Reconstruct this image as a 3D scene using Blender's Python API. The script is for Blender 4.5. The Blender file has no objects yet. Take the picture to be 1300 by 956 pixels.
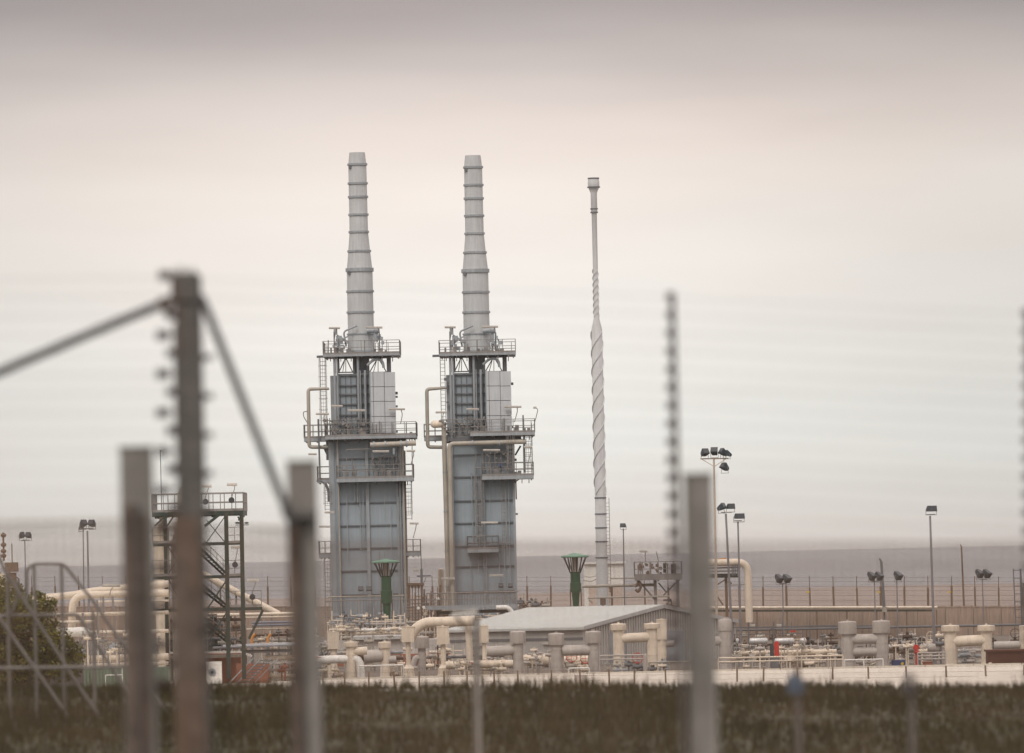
import bpy, math, random
from mathutils import Vector, Matrix, noise
random.seed(7)
PI = math.pi
# ---------------------------------------------------------------- survey helpers
F = 8700.0; H0 = 702.0; CZ = 8.0; ROLL = math.radians(1.25)
CR, SR = math.cos(ROLL), math.sin(ROLL)
def P(x, y, d):
    u = x - 650.0; v = H0 - y
    return Vector(((u*CR + v*SR)*d/F, d, CZ + (-u*SR + v*CR)*d/F))

scn = bpy.context.scene
COL = scn.collection
# ---------------------------------------------------------------- materials
def _lin(c): return tuple(c) + (1.0,)
def mat(name, col, rough=.6, metal=0., var=.12, vs=1.2, rust=0., rcol=(.16,.075,.04), bump=.0, bs=20., streak=.12, dirt=0., dcol=(.12,.1,.08), spec=.4):
    m = bpy.data.materials.new(name); m.use_nodes = True
    nt = m.node_tree; N = nt.nodes; L = nt.links
    b = N['Principled BSDF']
    b.inputs['Roughness'].default_value = rough; b.inputs['Metallic'].default_value = metal
    b.inputs['Specular IOR Level'].default_value = spec
    tc0 = N.new('ShaderNodeTexCoord'); oi = N.new('ShaderNodeObjectInfo')
    class _TC: pass
    va = N.new('ShaderNodeVectorMath'); va.operation = 'MULTIPLY_ADD'; va.inputs[1].default_value = (.37,.37,.37)
    L.new(oi.outputs['Location'], va.inputs[0]); L.new(tc0.outputs['Object'], va.inputs[2])
    tc = _TC(); tc.outputs = {'Object': va.outputs[0]}
    n1 = N.new('ShaderNodeTexNoise'); n1.inputs['Scale'].default_value = vs; n1.inputs['Detail'].default_value = 6; n1.inputs['Roughness'].default_value = .62
    L.new(tc.outputs['Object'], n1.inputs['Vector'])
    mr = N.new('ShaderNodeMapRange'); mr.inputs[1].default_value = .3; mr.inputs[2].default_value = .7
    mr.inputs[3].default_value = 1-var; mr.inputs[4].default_value = 1+var
    L.new(n1.outputs['Fac'], mr.inputs[0])
    # vertical streaks
    mp = N.new('ShaderNodeMapping'); mp.inputs['Scale'].default_value = (4, 4, .25)
    L.new(tc.outputs['Object'], mp.inputs['Vector'])
    n2 = N.new('ShaderNodeTexNoise'); n2.inputs['Scale'].default_value = 1.6; n2.inputs['Detail'].default_value = 5
    L.new(mp.outputs['Vector'], n2.inputs['Vector'])
    mr2 = N.new('ShaderNodeMapRange'); mr2.inputs[1].default_value = .35; mr2.inputs[2].default_value = .7
    mr2.inputs[3].default_value = 1+streak*.5; mr2.inputs[4].default_value = 1-streak
    L.new(n2.outputs['Fac'], mr2.inputs[0])
    mul = N.new('ShaderNodeMath'); mul.operation = 'MULTIPLY'
    L.new(mr.outputs[0], mul.inputs[0]); L.new(mr2.outputs[0], mul.inputs[1])
    hv = N.new('ShaderNodeVectorMath'); hv.operation = 'SCALE'; hv.inputs[0].default_value = col
    L.new(mul.outputs[0], hv.inputs['Scale'])
    out = hv.outputs[0]
    def layer(out, amount, c, scale, stretch):
        mpp = N.new('ShaderNodeMapping'); mpp.inputs['Scale'].default_value = stretch; mpp.inputs['Location'].default_value = (3.1, 7.7, 1.3)
        L.new(tc.outputs['Object'], mpp.inputs['Vector'])
        n = N.new('ShaderNodeTexNoise'); n.inputs['Scale'].default_value = scale; n.inputs['Detail'].default_value = 8; n.inputs['Roughness'].default_value = .7
        L.new(mpp.outputs['Vector'], n.inputs['Vector'])
        r = N.new('ShaderNodeMapRange'); r.inputs[1].default_value = .72-.45*amount; r.inputs[2].default_value = .84-.35*amount
        r.inputs[3].default_value = 0; r.inputs[4].default_value = .85
        L.new(n.outputs['Fac'], r.inputs[0])
        mx = N.new('ShaderNodeMix'); mx.data_type = 'RGBA'
        L.new(r.outputs[0], mx.inputs['Factor']); L.new(out, mx.inputs[6]); mx.inputs[7].default_value = _lin(c)
        return mx.outputs[2]
    if rust > 0: out = layer(out, rust, rcol, 1.3, (2, 2, .7))
    if dirt > 0: out = layer(out, dirt, dcol, .8, (1.5, 1.5, .5))
    L.new(out, b.inputs['Base Color'])
    if bump > 0:
        nb = N.new('ShaderNodeTexNoise'); nb.inputs['Scale'].default_value = bs; nb.inputs['Detail'].default_value = 4
        L.new(tc.outputs['Object'], nb.inputs['Vector'])
        bp = N.new('ShaderNodeBump'); bp.inputs['Strength'].default_value = bump; bp.inputs['Distance'].default_value = .05
        L.new(nb.outputs['Fac'], bp.inputs['Height']); L.new(bp.outputs['Normal'], b.inputs['Normal'])
    return m
M = dict(
  stack = mat('stack_paint', (.43,.455,.462), .55, var=.05, streak=.10, rust=.26, rcol=(.44,.36,.355), vs=.5),
  flare = mat('flare_paint', (.52,.54,.55), .5, var=.05, streak=.08),
  blue = mat('blue_grey_cladding', (.265,.315,.35), .55, var=.07, streak=.07, vs=.4, dirt=.12, dcol=(.20,.225,.24)),
  lightpanel = mat('pale_panel', (.44,.475,.50), .5, var=.05, streak=.06, rust=.12, rcol=(.45,.38,.39), vs=.6),
  steel = mat('grey_steel', (.28,.31,.33), .5, var=.12, rust=.12, rcol=(.16,.12,.10)),
  dsteel = mat('dark_steel', (.13,.14,.15), .55, var=.15, rust=.15, rcol=(.12,.07,.05)),
  rail = mat('railing_steel', (.22,.21,.20), .5, var=.15, rust=.25, rcol=(.17,.10,.07)),
  tan = mat('tan_pipe_paint', (.35,.33,.285), .5, var=.10, dirt=.2, dcol=(.25,.2,.15)),
  cream = mat('cream_pipe_paint', (.68,.60,.49), .45, var=.07, vs=.8, dirt=.12, dcol=(.42,.33,.22), streak=.12),
  white = mat('white_paint', (.74,.73,.69), .45, var=.05, dirt=.12, dcol=(.45,.4,.34)),
  insul = mat('grey_insulation', (.42,.39,.36), .55, var=.08, streak=.12, dirt=.15, dcol=(.3,.25,.2)),
  silver = mat('silver_cladding', (.55,.56,.56), .38, metal=.35, var=.08),
  fitting = mat('lamp_bar_paint', (.52,.50,.46), .5, var=.08),
  green = mat('dark_green_paint', (.024,.038,.03), .5, var=.2, rust=.42, rcol=(.085,.06,.045)),
  green2 = mat('vent_green_paint', (.018,.08,.042), .45, var=.22, rust=.14, rcol=(.05,.06,.04)),
  mint = mat('pale_green_cap', (.13,.28,.20), .5, var=.12),
  roof = mat('pale_roof_sheet', (.66,.69,.67), .45, var=.04, vs=.3, streak=.06),
  clad = mat('shed_cladding', (.47,.46,.44), .5, var=.06, streak=.12),
  flash = mat('shed_flashing', (.46,.47,.46), .5, var=.05),
  dark = mat('black_housing', (.04,.045,.05), .5, var=.2),
  lampback = mat('lamp_housing', (.045,.06,.07), .45, var=.2),
  glass = mat('lamp_glass', (.05,.055,.06), .35, var=.1, spec=.4),
  pole = mat('galvanised_pole', (.22,.22,.235), .5, metal=.3, var=.12, rust=.1),
  tanpole = mat('buff_pole', (.50,.42,.34), .5, var=.1, dirt=.2, dcol=(.3,.2,.15)),
  concrete = mat('weathered_concrete', (.33,.26,.21), .85, var=.16, vs=.35, streak=.25, bump=.3, bs=6, dirt=.2, dcol=(.24,.19,.15)),
  apron = mat('pale_concrete', (.56,.52,.45), .85, var=.10, vs=.25, streak=.02, dirt=.34, dcol=(.42,.37,.31), bump=.2, bs=8),
  gravel = mat('yard_gravel', (.14,.12,.10), .95, var=.25, vs=1.5, bump=.6, bs=14, streak=.0),
  land = mat('mudflat', (.24,.205,.18), .95, var=.18, vs=.02, streak=.1, bump=.3, bs=.4),
  turf = mat('rough_turf', (.035,.04,.018), .95, var=.35, vs=.8, bump=.6, bs=9, dirt=.3, dcol=(.08,.06,.03)),
  rust = mat('rusty_iron', (.16,.115,.085), .85, var=.3, vs=6, bump=.2, bs=30, dirt=.3, dcol=(.08,.06,.05)),
  brown = mat('brown_board', (.085,.032,.02), .8, var=.2),
  fencepost = mat('fence_post_paint', (.215,.205,.19), .6, var=.22, vs=4, rust=.3, rcol=(.13,.085,.06)),
  fencegalv = mat('fence_galvanised', (.16,.155,.145), .55, var=.10, vs=5, rust=.1),
  epost = mat('electric_post_steel', (.10,.094,.088), .6, var=.3, vs=5, rust=.42, rcol=(.10,.06,.045)),
  clamp = mat('clamp_bar_steel', (.11,.085,.07), .8, var=.4, vs=9, rust=.5, rcol=(.13,.075,.045)),
  staysteel = mat('stay_steel', (.05,.048,.05), .6, var=.2, vs=5),
  darkrust = mat('dark_rust', (.06,.04,.03), .8, var=.3),
  meshwire = mat('rusty_mesh_wire', (.14,.092,.066), .7, var=.25, vs=4),
  wire = mat('fence_wire', (.22,.21,.2), .5, metal=.5),
  insul2 = mat('brown_insulator', (.05,.028,.025), .4, var=.2, vs=8),
  red = mat('red_paint', (.50,.03,.02), .5, var=.15),
  orange = mat('orange_paint', (.55,.24,.06), .6, var=.2),
  yellow = mat('yellow_paint', (.6,.42,.05), .6, var=.15),
  bluep = mat('blue_paint', (.04,.07,.17), .5, var=.2),
  denim = mat('blue_plastic', (.035,.08,.13), .5, var=.25, vs=8),
  redbrown = mat('red_brown_panel', (.30,.13,.085), .7, var=.15, dirt=.2, dcol=(.2,.1,.07)),
  bark = mat('bark', (.10,.075,.055), .9, var=.25, bump=.5, bs=20),
)
# ---------------------------------------------------------------- mesh builder (world coordinates)
SPLIT = {'ring','flange','pipe_stand','support_post','column','stand','riser_pipe','conduit','downcomer_pipe','floor_beam','brace','stub_pipe','valve_stem','gauge','pipe','small_pipe','steel_pipe','pipe_run','lamp_mast','pipe_hanger','stay','pipe_bank','casing_rib','stiffener','casing_column','instrument_box','ground_main','roof_edge','band','tread','post'}
class MB:
    def __init__(s): s.v = []; s.f = []; s.sm = []; s.starts = []
    def add(s, vs, fs, smooth=False):
        o = len(s.v); s.starts.append((len(s.v), len(s.f))); s.v += [Vector(v) for v in vs]
        s.f += [tuple(i+o for i in f) for f in fs]; s.sm += [smooth]*len(fs); return s
    def box(s, c, sx, sy, sz, rot=None, bevel=0):
        c = Vector(c); h = (sx/2, sy/2, sz/2)
        vs = []
        for k in (-1, 1):
            for j, i in ((-1,-1),(-1,1),(1,1),(1,-1)):
                v = Vector((i*h[0], j*h[1], k*h[2]))
                if rot: v = rot @ v
                vs.append(c+v)
        return s.add(vs, [(3,2,1,0),(4,5,6,7),(0,1,5,4),(1,2,6,5),(2,3,7,6),(3,0,4,7)])
    def beam(s, a, b, w, h=None, up=Vector((0,0,1))):
        h = h or w; a = Vector(a); b = Vector(b); t = b-a; L = t.length
        if L < 1e-6: return s
        t /= L
        if abs(t.dot(up)) > .98: up = Vector((0,1,0))
        x = t.cross(up).normalized(); z = x.cross(t)
        R = Matrix((x, t, z)).transposed()
        return s.box((a+b)/2, w, L, h, R)
    def tube(s, pts, r, seg=10, fillet=0, fs=6, caps=True):
        pts = [Vector(p) for p in pts]
        rs = r if isinstance(r, (list, tuple)) else [r]*len(pts)
        if fillet > 0 and len(pts) > 2:
            out = [pts[0]]; ro = [rs[0]]
            for i in range(1, len(pts)-1):
                p = pts[i]; a = pts[i-1]-p; b = pts[i+1]-p
                k = min(fillet, a.length*.49, b.length*.49)
                A = p+a.normalized()*k; B = p+b.normalized()*k
                for j in range(fs+1):
                    t = j/fs; out.append(A*(1-t)**2 + p*2*t*(1-t) + B*t*t); ro.append(rs[i])
            out.append(pts[-1]); ro.append(rs[-1]); pts, rs = out, ro
        n = len(pts); tang = []
        for i in range(n):
            t = (pts[min(i+1,n-1)]-pts[max(i-1,0)])
            tang.append(t.normalized() if t.length > 1e-9 else Vector((0,0,1)))
        u = tang[0].orthogonal().normalized(); vs = []
        for i in range(n):
            u = (u - tang[i]*u.dot(tang[i])).normalized(); w = tang[i].cross(u)
            for k in range(seg):
                a = 2*PI*k/seg; vs.append(pts[i] + (u*math.cos(a)+w*math.sin(a))*rs[i])
        fs_ = [(i*seg+k, i*seg+(k+1)%seg, (i+1)*seg+(k+1)%seg, (i+1)*seg+k) for i in range(n-1) for k in range(seg)]
        s.add(vs, fs_, True)
        if caps:
            o = len(s.v)-len(vs)
            s.f.append(tuple(o+k for k in reversed(range(seg)))); s.sm.append(False)
            s.f.append(tuple(o+(n-1)*seg+k for k in range(seg))); s.sm.append(False)
        return s
    def lathe(s, c, prof, seg=24, axis=None):
        """prof: (height, radius) along +Z (or axis) from c"""
        c = Vector(c); ax = Vector(axis).normalized() if axis else Vector((0,0,1))
        u = ax.orthogonal().normalized(); w = ax.cross(u); n = len(prof); vs = []
        for h, r in prof:
            for k in range(seg):
                a = 2*PI*k/seg; vs.append(c + ax*h + (u*math.cos(a)+w*math.sin(a))*max(r, 1e-4))
        fs_ = [(i*seg+k, i*seg+(k+1)%seg, (i+1)*seg+(k+1)%seg, (i+1)*seg+k) for i in range(n-1) for k in range(seg)]
        s.add(vs, fs_, True); o = len(s.v)-len(vs)
        s.f.append(tuple(o+k for k in reversed(range(seg)))); s.sm.append(False)
        s.f.append(tuple(o+(n-1)*seg+k for k in range(seg))); s.sm.append(False)
        return s
    # pixel-surveyed versions; d is distance
    def pbox(s, x0, y0, x1, y1, d, depth):
        c = P((x0+x1)/2, (y0+y1)/2, d); return s.box(c+Vector((0, depth/2, 0)), abs(x1-x0)*d/F, depth, abs(y1-y0)*d/F)
    def pcyl(s, x, y0, y1, r, d, seg=16):
        c = P(x, (y0+y1)/2, d); h = abs(y1-y0)*d/F
        return s.lathe(c-Vector((0,0,h/2)), [(0, r*d/F), (h, r*d/F)], seg)
    def ptube(s, pts, r, d, fillet=0, seg=10, **k):
        k2 = d/F
        q = [P(p[0], p[1], d+(p[2] if len(p) > 2 else 0)) for p in pts]
        rr = [a*k2 for a in r] if isinstance(r, (list, tuple)) else r*k2
        return s.tube(q, rr, seg, fillet*k2, **k)
    def pbeam(s, a, b, w, d, h=None):
        return s.beam(P(a[0], a[1], d+(a[2] if len(a) > 2 else 0)), P(b[0], b[1], d+(b[2] if len(b) > 2 else 0)), w*d/F, (h or w)*d/F)
    def build(s, name, m, parent=None, loc=None):
        if name in SPLIT and parent and 1 < len(s.starts) <= 40:
            o = None
            for i, (v0, f0) in enumerate(s.starts):
                v1, f1 = s.starts[i+1] if i+1 < len(s.starts) else (len(s.v), len(s.f))
                q = MB(); q.v = s.v[v0:v1]; q.f = [tuple(k-v0 for k in f) for f in s.f[f0:f1]]; q.sm = s.sm[f0:f1]; q.starts = [(0, 0)]
                o = q.build(name, m, parent)
            return o
        me = bpy.data.meshes.new(name)
        o = bpy.data.objects.new(name, me); COL.objects.link(o)
        base = Vector(loc) if loc is not None else (parent['_loc'] if parent else None)
        base = Vector(base) if base is not None else Vector((0,0,0))
        me.from_pydata([v-base for v in s.v], [], s.f); me.validate()
        if len(me.polygons) == len(s.sm): me.polygons.foreach_set('use_smooth', s.sm)
        me.update()
        if any(s.sm):
            try: me.set_sharp_from_angle(angle=math.radians(38))
            except Exception: pass
        me.materials.append(m if not isinstance(m, str) else M[m])
        if parent: o.parent = parent
        else: o.location = base
        o['_loc'] = list(base)
        return o
def thing(name, loc, label, cat, group=None):
    o = bpy.data.objects.new(name, None); COL.objects.link(o); o.empty_display_size = .5
    o.location = loc; o['_loc'] = list(loc); o['label'] = label; o['category'] = cat
    if group: o['group'] = group
    return o
def tag(o, label=None, cat=None, group=None, kind=None):
    if label: o['label'] = label
    if cat: o['category'] = cat
    if group: o['group'] = group
    if kind: o['kind'] = kind
    return o
# ---- recurring bits
def railing(mb, pts, h=1.1, step=1.0, r=.028, mids=1):
    """pts world points along the deck edge"""
    for a, b in zip(pts[:-1], pts[1:]):
        a = Vector(a); b = Vector(b); L = (b-a).length; n = max(1, round(L/step))
        for i in range(n+1):
            p = a.lerp(b, i/n); mb.tube([p, p+Vector((0,0,h))], r, 6)
        for k in range(mids+1):
            z = Vector((0,0,h*(k+1)/(mids+1))); mb.tube([a+z, b+z], r, 6)
        mb.beam(a+Vector((0,0,.08)), b+Vector((0,0,.08)), .02, .15)
def platform(root, x0, x1, y, d, dep0=-1.2, dep1=7, th=.22, step=1.0, sides='fblr', mids=1, h=1.15, m='steel'):
    """deck whose top is at pixel y; depth from d+dep0 to d+dep1"""
    c = P((x0+x1)/2, y, d); w = (x1-x0)*d/F
    X0, X1 = c.x-w/2, c.x+w/2; z = c.z; Y0, Y1 = d+dep0, d+dep1
    deck = MB(); deck.box(((X0+X1)/2, (Y0+Y1)/2, z-th/2), w, Y1-Y0, th)
    nb = max(2, int(w/1.5))
    for i in range(nb+1): deck.box((X0+.2+(w-.4)*i/nb, (Y0+Y1)/2, z-th-.05), .1, Y1-Y0-.5, .1)
    o = deck.build('platform', m, root)
    r = MB(); segs = {'f': [(X0,Y0,z),(X1,Y0,z)], 'b': [(X0,Y1,z),(X1,Y1,z)], 'l': [(X0,Y0,z),(X0,Y1,z)], 'r': [(X1,Y0,z),(X1,Y1,z)]}
    for k in sides: railing(r, segs[k], h, step, mids=mids)
    r.build('railing', 'rail', o)
    return o
def ladder(root, x, y0, y1, d, w=.45, cage=True, m='rail'):
    a = P(x, (y0+y1)/2, d); hz = abs(y1-y0)*d/F; z0 = a.z-hz/2; z1 = a.z+hz/2
    mb = MB()
    for s in (-1, 1): mb.beam((a.x+s*w/2, a.y, z0), (a.x+s*w/2, a.y, z1), .06)
    n = int(hz/.33)
    for i in range(n): mb.tube([(a.x-w/2, a.y, z0+.33*i+.1), (a.x+w/2, a.y, z0+.33*i+.1)], .02, 5)
    if cage:
        R = .38
        for i in range(int(hz/.95)):
            z = z0+.6+.95*i
            mb.tube([(a.x+R*math.cos(t), a.y-.32-R*math.sin(t)*.9, z) for t in [PI*k/6 for k in range(7)]], .022, 4)
        for t in (.15, .35, .5, .65, .85):
            q = PI*t; mb.tube([(a.x+R*math.cos(q), a.y-.32-R*.9*math.sin(q), z0+.5), (a.x+R*math.cos(q), a.y-.32-R*.9*math.sin(q), z1)], .018, 4)
    return mb.build('ladder', m, root)
def lamp_bar(root, x0, x1, y, d, stem=None):
    """weather-proof tube light on a bent stem, seen side-on"""
    mb = MB(); a = P(x0, y, d); b = P(x1, y, d)
    mb.beam(a, b, .3, .11); mb.beam(a-Vector((0,0,.09)), b-Vector((0,0,.09)), .2, .07)
    o = mb.build('light_fixture', 'fitting', root)
    if stem:
        s = MB(); s.ptube([(x0*.25+x1*.75, y)] + list(stem), .55, d, 3, 6); s.build('stem', 'rail', o)
    return o
def flood(root, x, y, d, w=14, h=9, yaw=0., tilt=.5, m='lampback'):
    """floodlight: tapered housing, glass, yoke"""
    k = d/F; c = P(x, y, d); W = w*k/2; H = h*k/2; D = H*1.1
    R = Matrix.Rotation(yaw, 3, 'Z') @ Matrix.Rotation(-tilt, 3, 'X')
    mb = MB()
    vs = [(-W,-D,-H),(W,-D,-H),(W,-D,H),(-W,-D,H),(-W*.75,D,-H*.55),(W*.75,D,-H*.55),(W*.75,D,H*.55),(-W*.75,D,H*.55)]
    mb.add([c+R@Vector(v) for v in vs], [(0,1,2,3),(7,6,5,4),(1,0,4,5),(2,1,5,6),(3,2,6,7),(0,3,7,4)])
    for i in (-.5, 0, .5): mb.box(c+R@Vector((W*i, D*1.1, 0)), W*.08, D*.5, H*.9, R)
    o = mb.build('floodlight', m, root)
    g = MB(); g.box(c+R@Vector((0,-D-.012,0)), W*1.75, .02, H*1.7, R); g.build('glass', 'glass', o)
    y_ = MB(); y_.tube([c+R@Vector((-W*1.08,0,0)), c+Vector((-W*1.05,0,-H*1.9)), c+Vector((W*1.05,0,-H*1.9)), c+R@Vector((W*1.08,0,0))], .025, 6)
    y_.build('bracket', 'rail', o)
    return o
# ================================================================ CAMERA
cam = bpy.data.cameras.new('camera'); co = bpy.data.objects.new('camera', cam); COL.objects.link(co)
cam.sensor_width = 36; cam.lens = 36*F/1300; cam.shift_y = (H0-478)/1300
cam.clip_start = .5; cam.clip_end = 200000
co.location = (0, 0, CZ); co.rotation_euler = (math.radians(90), ROLL, 0)
cam.dof.use_dof = True; cam.dof.focus_distance = 580; cam.dof.aperture_fstop = 3.7
scn.camera = co
# ================================================================ LIGHT
w = bpy.data.worlds.new('World'); scn.world = w; w.use_nodes = True
nt = w.node_tree; N = nt.nodes; L = nt.links; N.clear()
SUN_EL, SUN_ROT = math.radians(48), math.radians(200)
out = N.new('ShaderNodeOutputWorld'); bgA = N.new('ShaderNodeBackground'); bgB = N.new('ShaderNodeBackground'); mixs = N.new('ShaderNodeMixShader')
sky = N.new('ShaderNodeTexSky'); sky.sky_type = 'NISHITA'; sky.sun_disc = False; sky.sun_elevation = SUN_EL; sky.sun_rotation = SUN_ROT
sky.air_density = 1; sky.dust_density = 3
L.new(sky.outputs[0], bgA.inputs[0]); bgA.inputs[1].default_value = .10
tc = N.new('ShaderNodeTexCoord'); sep = N.new('ShaderNodeSeparateXYZ'); L.new(tc.outputs['Generated'], sep.inputs[0])
def math_(op, a, b=None, c=None, clamp=False):
    n = N.new('ShaderNodeMath'); n.operation = op; n.use_clamp = clamp
    for i, v in enumerate((a, b, c)):
        if v is None: continue
        if isinstance(v, (int, float)): n.inputs[i].default_value = v
        else: L.new(v, n.inputs[i])
    return n.outputs[0]
# cloud banding: elevation warped by long soft horizontal noise
mp = N.new('ShaderNodeMapping'); mp.inputs['Scale'].default_value = (7, 7, 45); L.new(tc.outputs['Generated'], mp.inputs[0])
nz = N.new('ShaderNodeTexNoise'); nz.inputs['Scale'].default_value = 1.; nz.inputs['Detail'].default_value = 4; nz.inputs['Roughness'].default_value = .45; L.new(mp.outputs[0], nz.inputs['Vector'])
warp = math_('MULTIPLY', math_('SUBTRACT', nz.outputs['Fac'], .5), .018)
el = math_('ADD', sep.outputs['Z'], warp)
el01 = math_('MULTIPLY', el, 10., clamp=True)         # 0..0.1 -> 0..1
rp = N.new('ShaderNodeValToRGB'); L.new(el01, rp.inputs[0]); rp.color_ramp.interpolation = 'B_SPLINE'
def S(c): return tuple(((v/255)/12.92 if v/255 <= .04045 else ((v/255+.055)/1.055)**2.4) for v in c)+(1,)
stops = [(0., (214,207,200)), (.05, (220,217,211)), (.14, (229,230,225)), (.3, (232,229,224)), (.48, (235,229,223)), (.57, (231,223,216)), (.63, (222,212,206)), (.69, (203,194,190)), (.75, (180,173,171)), (.81, (159,151,150)), (1., (163,155,152))]
els = rp.color_ramp.elements
els[0].position, els[0].color = stops[0][0], S(stops[0][1]); els[1].position, els[1].color = stops[-1][0], S(stops[-1][1])
for p, c in stops[1:-1]:
    e = els.new(p); e.color = S(c)
# overhead cloud brightness
up = N.new('ShaderNodeMapRange'); up.interpolation_type = 'SMOOTHSTEP'; up.inputs[1].default_value = .10; up.inputs[2].default_value = .5; up.inputs[3].default_value = 1; up.inputs[4].default_value = 4.6
L.new(sep.outputs['Z'], up.inputs[0])
# sky dimmed sideways from the towers' bearing, imitating lens vignetting
dx = math_('ABSOLUTE', math_('ADD', sep.outputs['X'], .008))
side = N.new('ShaderNodeMapRange'); side.interpolation_type = 'SMOOTHSTEP'; side.inputs[1].default_value = .0; side.inputs[2].default_value = .10; side.inputs[3].default_value = 1.04; side.inputs[4].default_value = .82
L.new(dx, side.inputs[0])
fac = math_('MULTIPLY', up.outputs[0], side.outputs[0])
mp2 = N.new('ShaderNodeMapping'); mp2.inputs['Scale'].default_value = (14, 14, 90); L.new(tc.outputs['Generated'], mp2.inputs[0])
nz2 = N.new('ShaderNodeTexNoise'); nz2.inputs['Scale'].default_value = 1.3; nz2.inputs['Detail'].default_value = 5; L.new(mp2.outputs[0], nz2.inputs['Vector'])
fac = math_('MULTIPLY', fac, math_('ADD', math_('MULTIPLY', nz2.outputs['Fac'], .15), .935))
tint = N.new('ShaderNodeMix'); tint.data_type = 'RGBA'; tint.blend_type = 'MULTIPLY'
mp3 = N.new('ShaderNodeMapping'); mp3.inputs['Scale'].default_value = (9, 9, 30); mp3.inputs['Location'].default_value = (4, 2, 1); L.new(tc.outputs['Generated'], mp3.inputs[0])
nz3 = N.new('ShaderNodeTexNoise'); nz3.inputs['Scale'].default_value = 1.6; nz3.inputs['Detail'].default_value = 2; L.new(mp3.outputs[0], nz3.inputs['Vector'])
tf = N.new('ShaderNodeMapRange'); tf.inputs[1].default_value = .4; tf.inputs[2].default_value = .65; tf.inputs[3].default_value = .35; L.new(nz3.outputs['Fac'], tf.inputs[0])
L.new(tf.outputs[0], tint.inputs['Factor']); L.new(rp.outputs[0], tint.inputs[6]); tint.inputs[7].default_value = (1., .965, .945, 1)
L.new(tint.outputs[2], bgB.inputs[0]); L.new(fac, bgB.inputs[1])
mixs.inputs[0].default_value = .94
L.new(bgA.outputs[0], mixs.inputs[1]); L.new(bgB.outputs[0], mixs.inputs[2]); L.new(mixs.outputs[0], out.inputs[0])
sd = bpy.data.lights.new('sun', 'SUN'); so = bpy.data.objects.new('sun', sd); COL.objects.link(so)
sd.energy = 1.1; sd.angle = math.radians(18); sd.color = (1, .94, .85)
az = math.radians(200)   # from behind and left of the camera
dirv = Vector((math.sin(az)*math.cos(SUN_EL), math.cos(az)*math.cos(SUN_EL), math.sin(SUN_EL)))
so.rotation_euler = dirv.to_track_quat('Z', 'Y').to_euler(); so.location = (0, 0, 80)
vs_ = scn.view_settings; vs_.view_transform = 'Standard'; vs_.look = 'None'; vs_.exposure = .19; vs_.gamma = 1; vs_.use_curve_mapping = False
scn.cycles.max_bounces = 5; scn.cycles.use_denoising = True
HAZE = .00002
hz = MB()
# ================================================================ GROUND, SEA
DW = 690; DN_ = 590; XS = 16.5
def dwall(x): return DN_ if x > XS else DW
def zwall(x, d=None):
    d = d or dwall(x); return 8-.00793*d-.0218*max(-55, min(55, x))
def ground_z(x, d):
    if d < 100: return 5.965 - .0218*max(-25, min(25, x))
    if d < 200: t = (d-100)/100; t = t*t*(3-2*t); return ground_z(x, 99.9)*(1-t)
    if d < DW+.5: return 0
    return zwall(x,DW)-.15 - (4.6+zwall(x,DW)-2.5)*(d-DW)/1050
def sheet(name, rows, xs, zf, m, kind='structure', skirt=None):
    vs = [(x, d, zf(x, d)) for d in rows for x in xs]; n = len(xs)
    fs = [(i*n+j, i*n+j+1, (i+1)*n+j+1, (i+1)*n+j) for i in range(len(rows)-1) for j in range(n-1)]
    mb = MB(); mb.add(vs, fs, True); return tag(mb.build(name, m), kind=kind)
xw = [-6000, -1500, -400, -120, -60, -25, -15, -8, 0, 8, 15, 25, 60, 120, 400, 1500, 6000]
sheet('grass_bank', [-300, -40, 0, 30, 60, 80, 95, 100, 110, 120, 135, 150, 170, 190, 200], xw, ground_z, 'turf')
sheet('yard_ground', [200, 300, 400, 500, 600, DW+.4], xw, ground_z, 'gravel')
sheet('foreshore', [DW+.6, 720, 800, 1000, 1300, 1700, 2200, 2600], [-9000,-3000,-800,-200,-100,-55,0,55,100,200,800,3000,9000], ground_z, 'land')
m = bpy.data.materials.new('sea_water'); m.use_nodes = True; nt = m.node_tree; b = nt.nodes['Principled BSDF']
b.inputs['Base Color'].default_value = (.15,.15,.155,1); b.inputs['Roughness'].default_value = .45; b.inputs['Specular IOR Level'].default_value = .35
t = nt.nodes.new('ShaderNodeTexCoord'); mm = nt.nodes.new('ShaderNodeMapping'); mm.inputs['Scale'].default_value = (.02, .004, 1)
nn = nt.nodes.new('ShaderNodeTexNoise'); nn.inputs['Scale'].default_value = 3; nn.inputs['Detail'].default_value = 6
rr = nt.nodes.new('ShaderNodeMapRange'); rr.inputs[3].default_value = .3; rr.inputs[4].default_value = .62
nt.links.new(t.outputs['Object'], mm.inputs[0]); nt.links.new(mm.outputs[0], nn.inputs['Vector']); nt.links.new(nn.outputs['Fac'], rr.inputs[0]); nt.links.new(rr.outputs[0], b.inputs['Roughness'])
cc = nt.nodes.new('ShaderNodeMapRange'); cc.inputs[1].default_value=.3; cc.inputs[2].default_value=.7; cc.inputs[3].default_value=.7; cc.inputs[4].default_value=1.35
vm = nt.nodes.new('ShaderNodeVectorMath'); vm.operation='SCALE'; vm.inputs[0].default_value=(.15,.155,.16)
nt.links.new(nn.outputs['Fac'], cc.inputs[0]); nt.links.new(cc.outputs[0], vm.inputs['Scale']); nt.links.new(vm.outputs[0], b.inputs['Base Color'])
bn = nt.nodes.new('ShaderNodeTexNoise'); bn.inputs['Scale'].default_value = .15; bn.inputs['Detail'].default_value = 6
bp = nt.nodes.new('ShaderNodeBump'); bp.inputs['Strength'].default_value = .5; bp.inputs['Distance'].default_value = 1
nt.links.new(t.outputs['Object'], bn.inputs['Vector']); nt.links.new(bn.outputs['Fac'], bp.inputs['Height']); nt.links.new(bp.outputs[0], b.inputs['Normal'])
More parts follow.
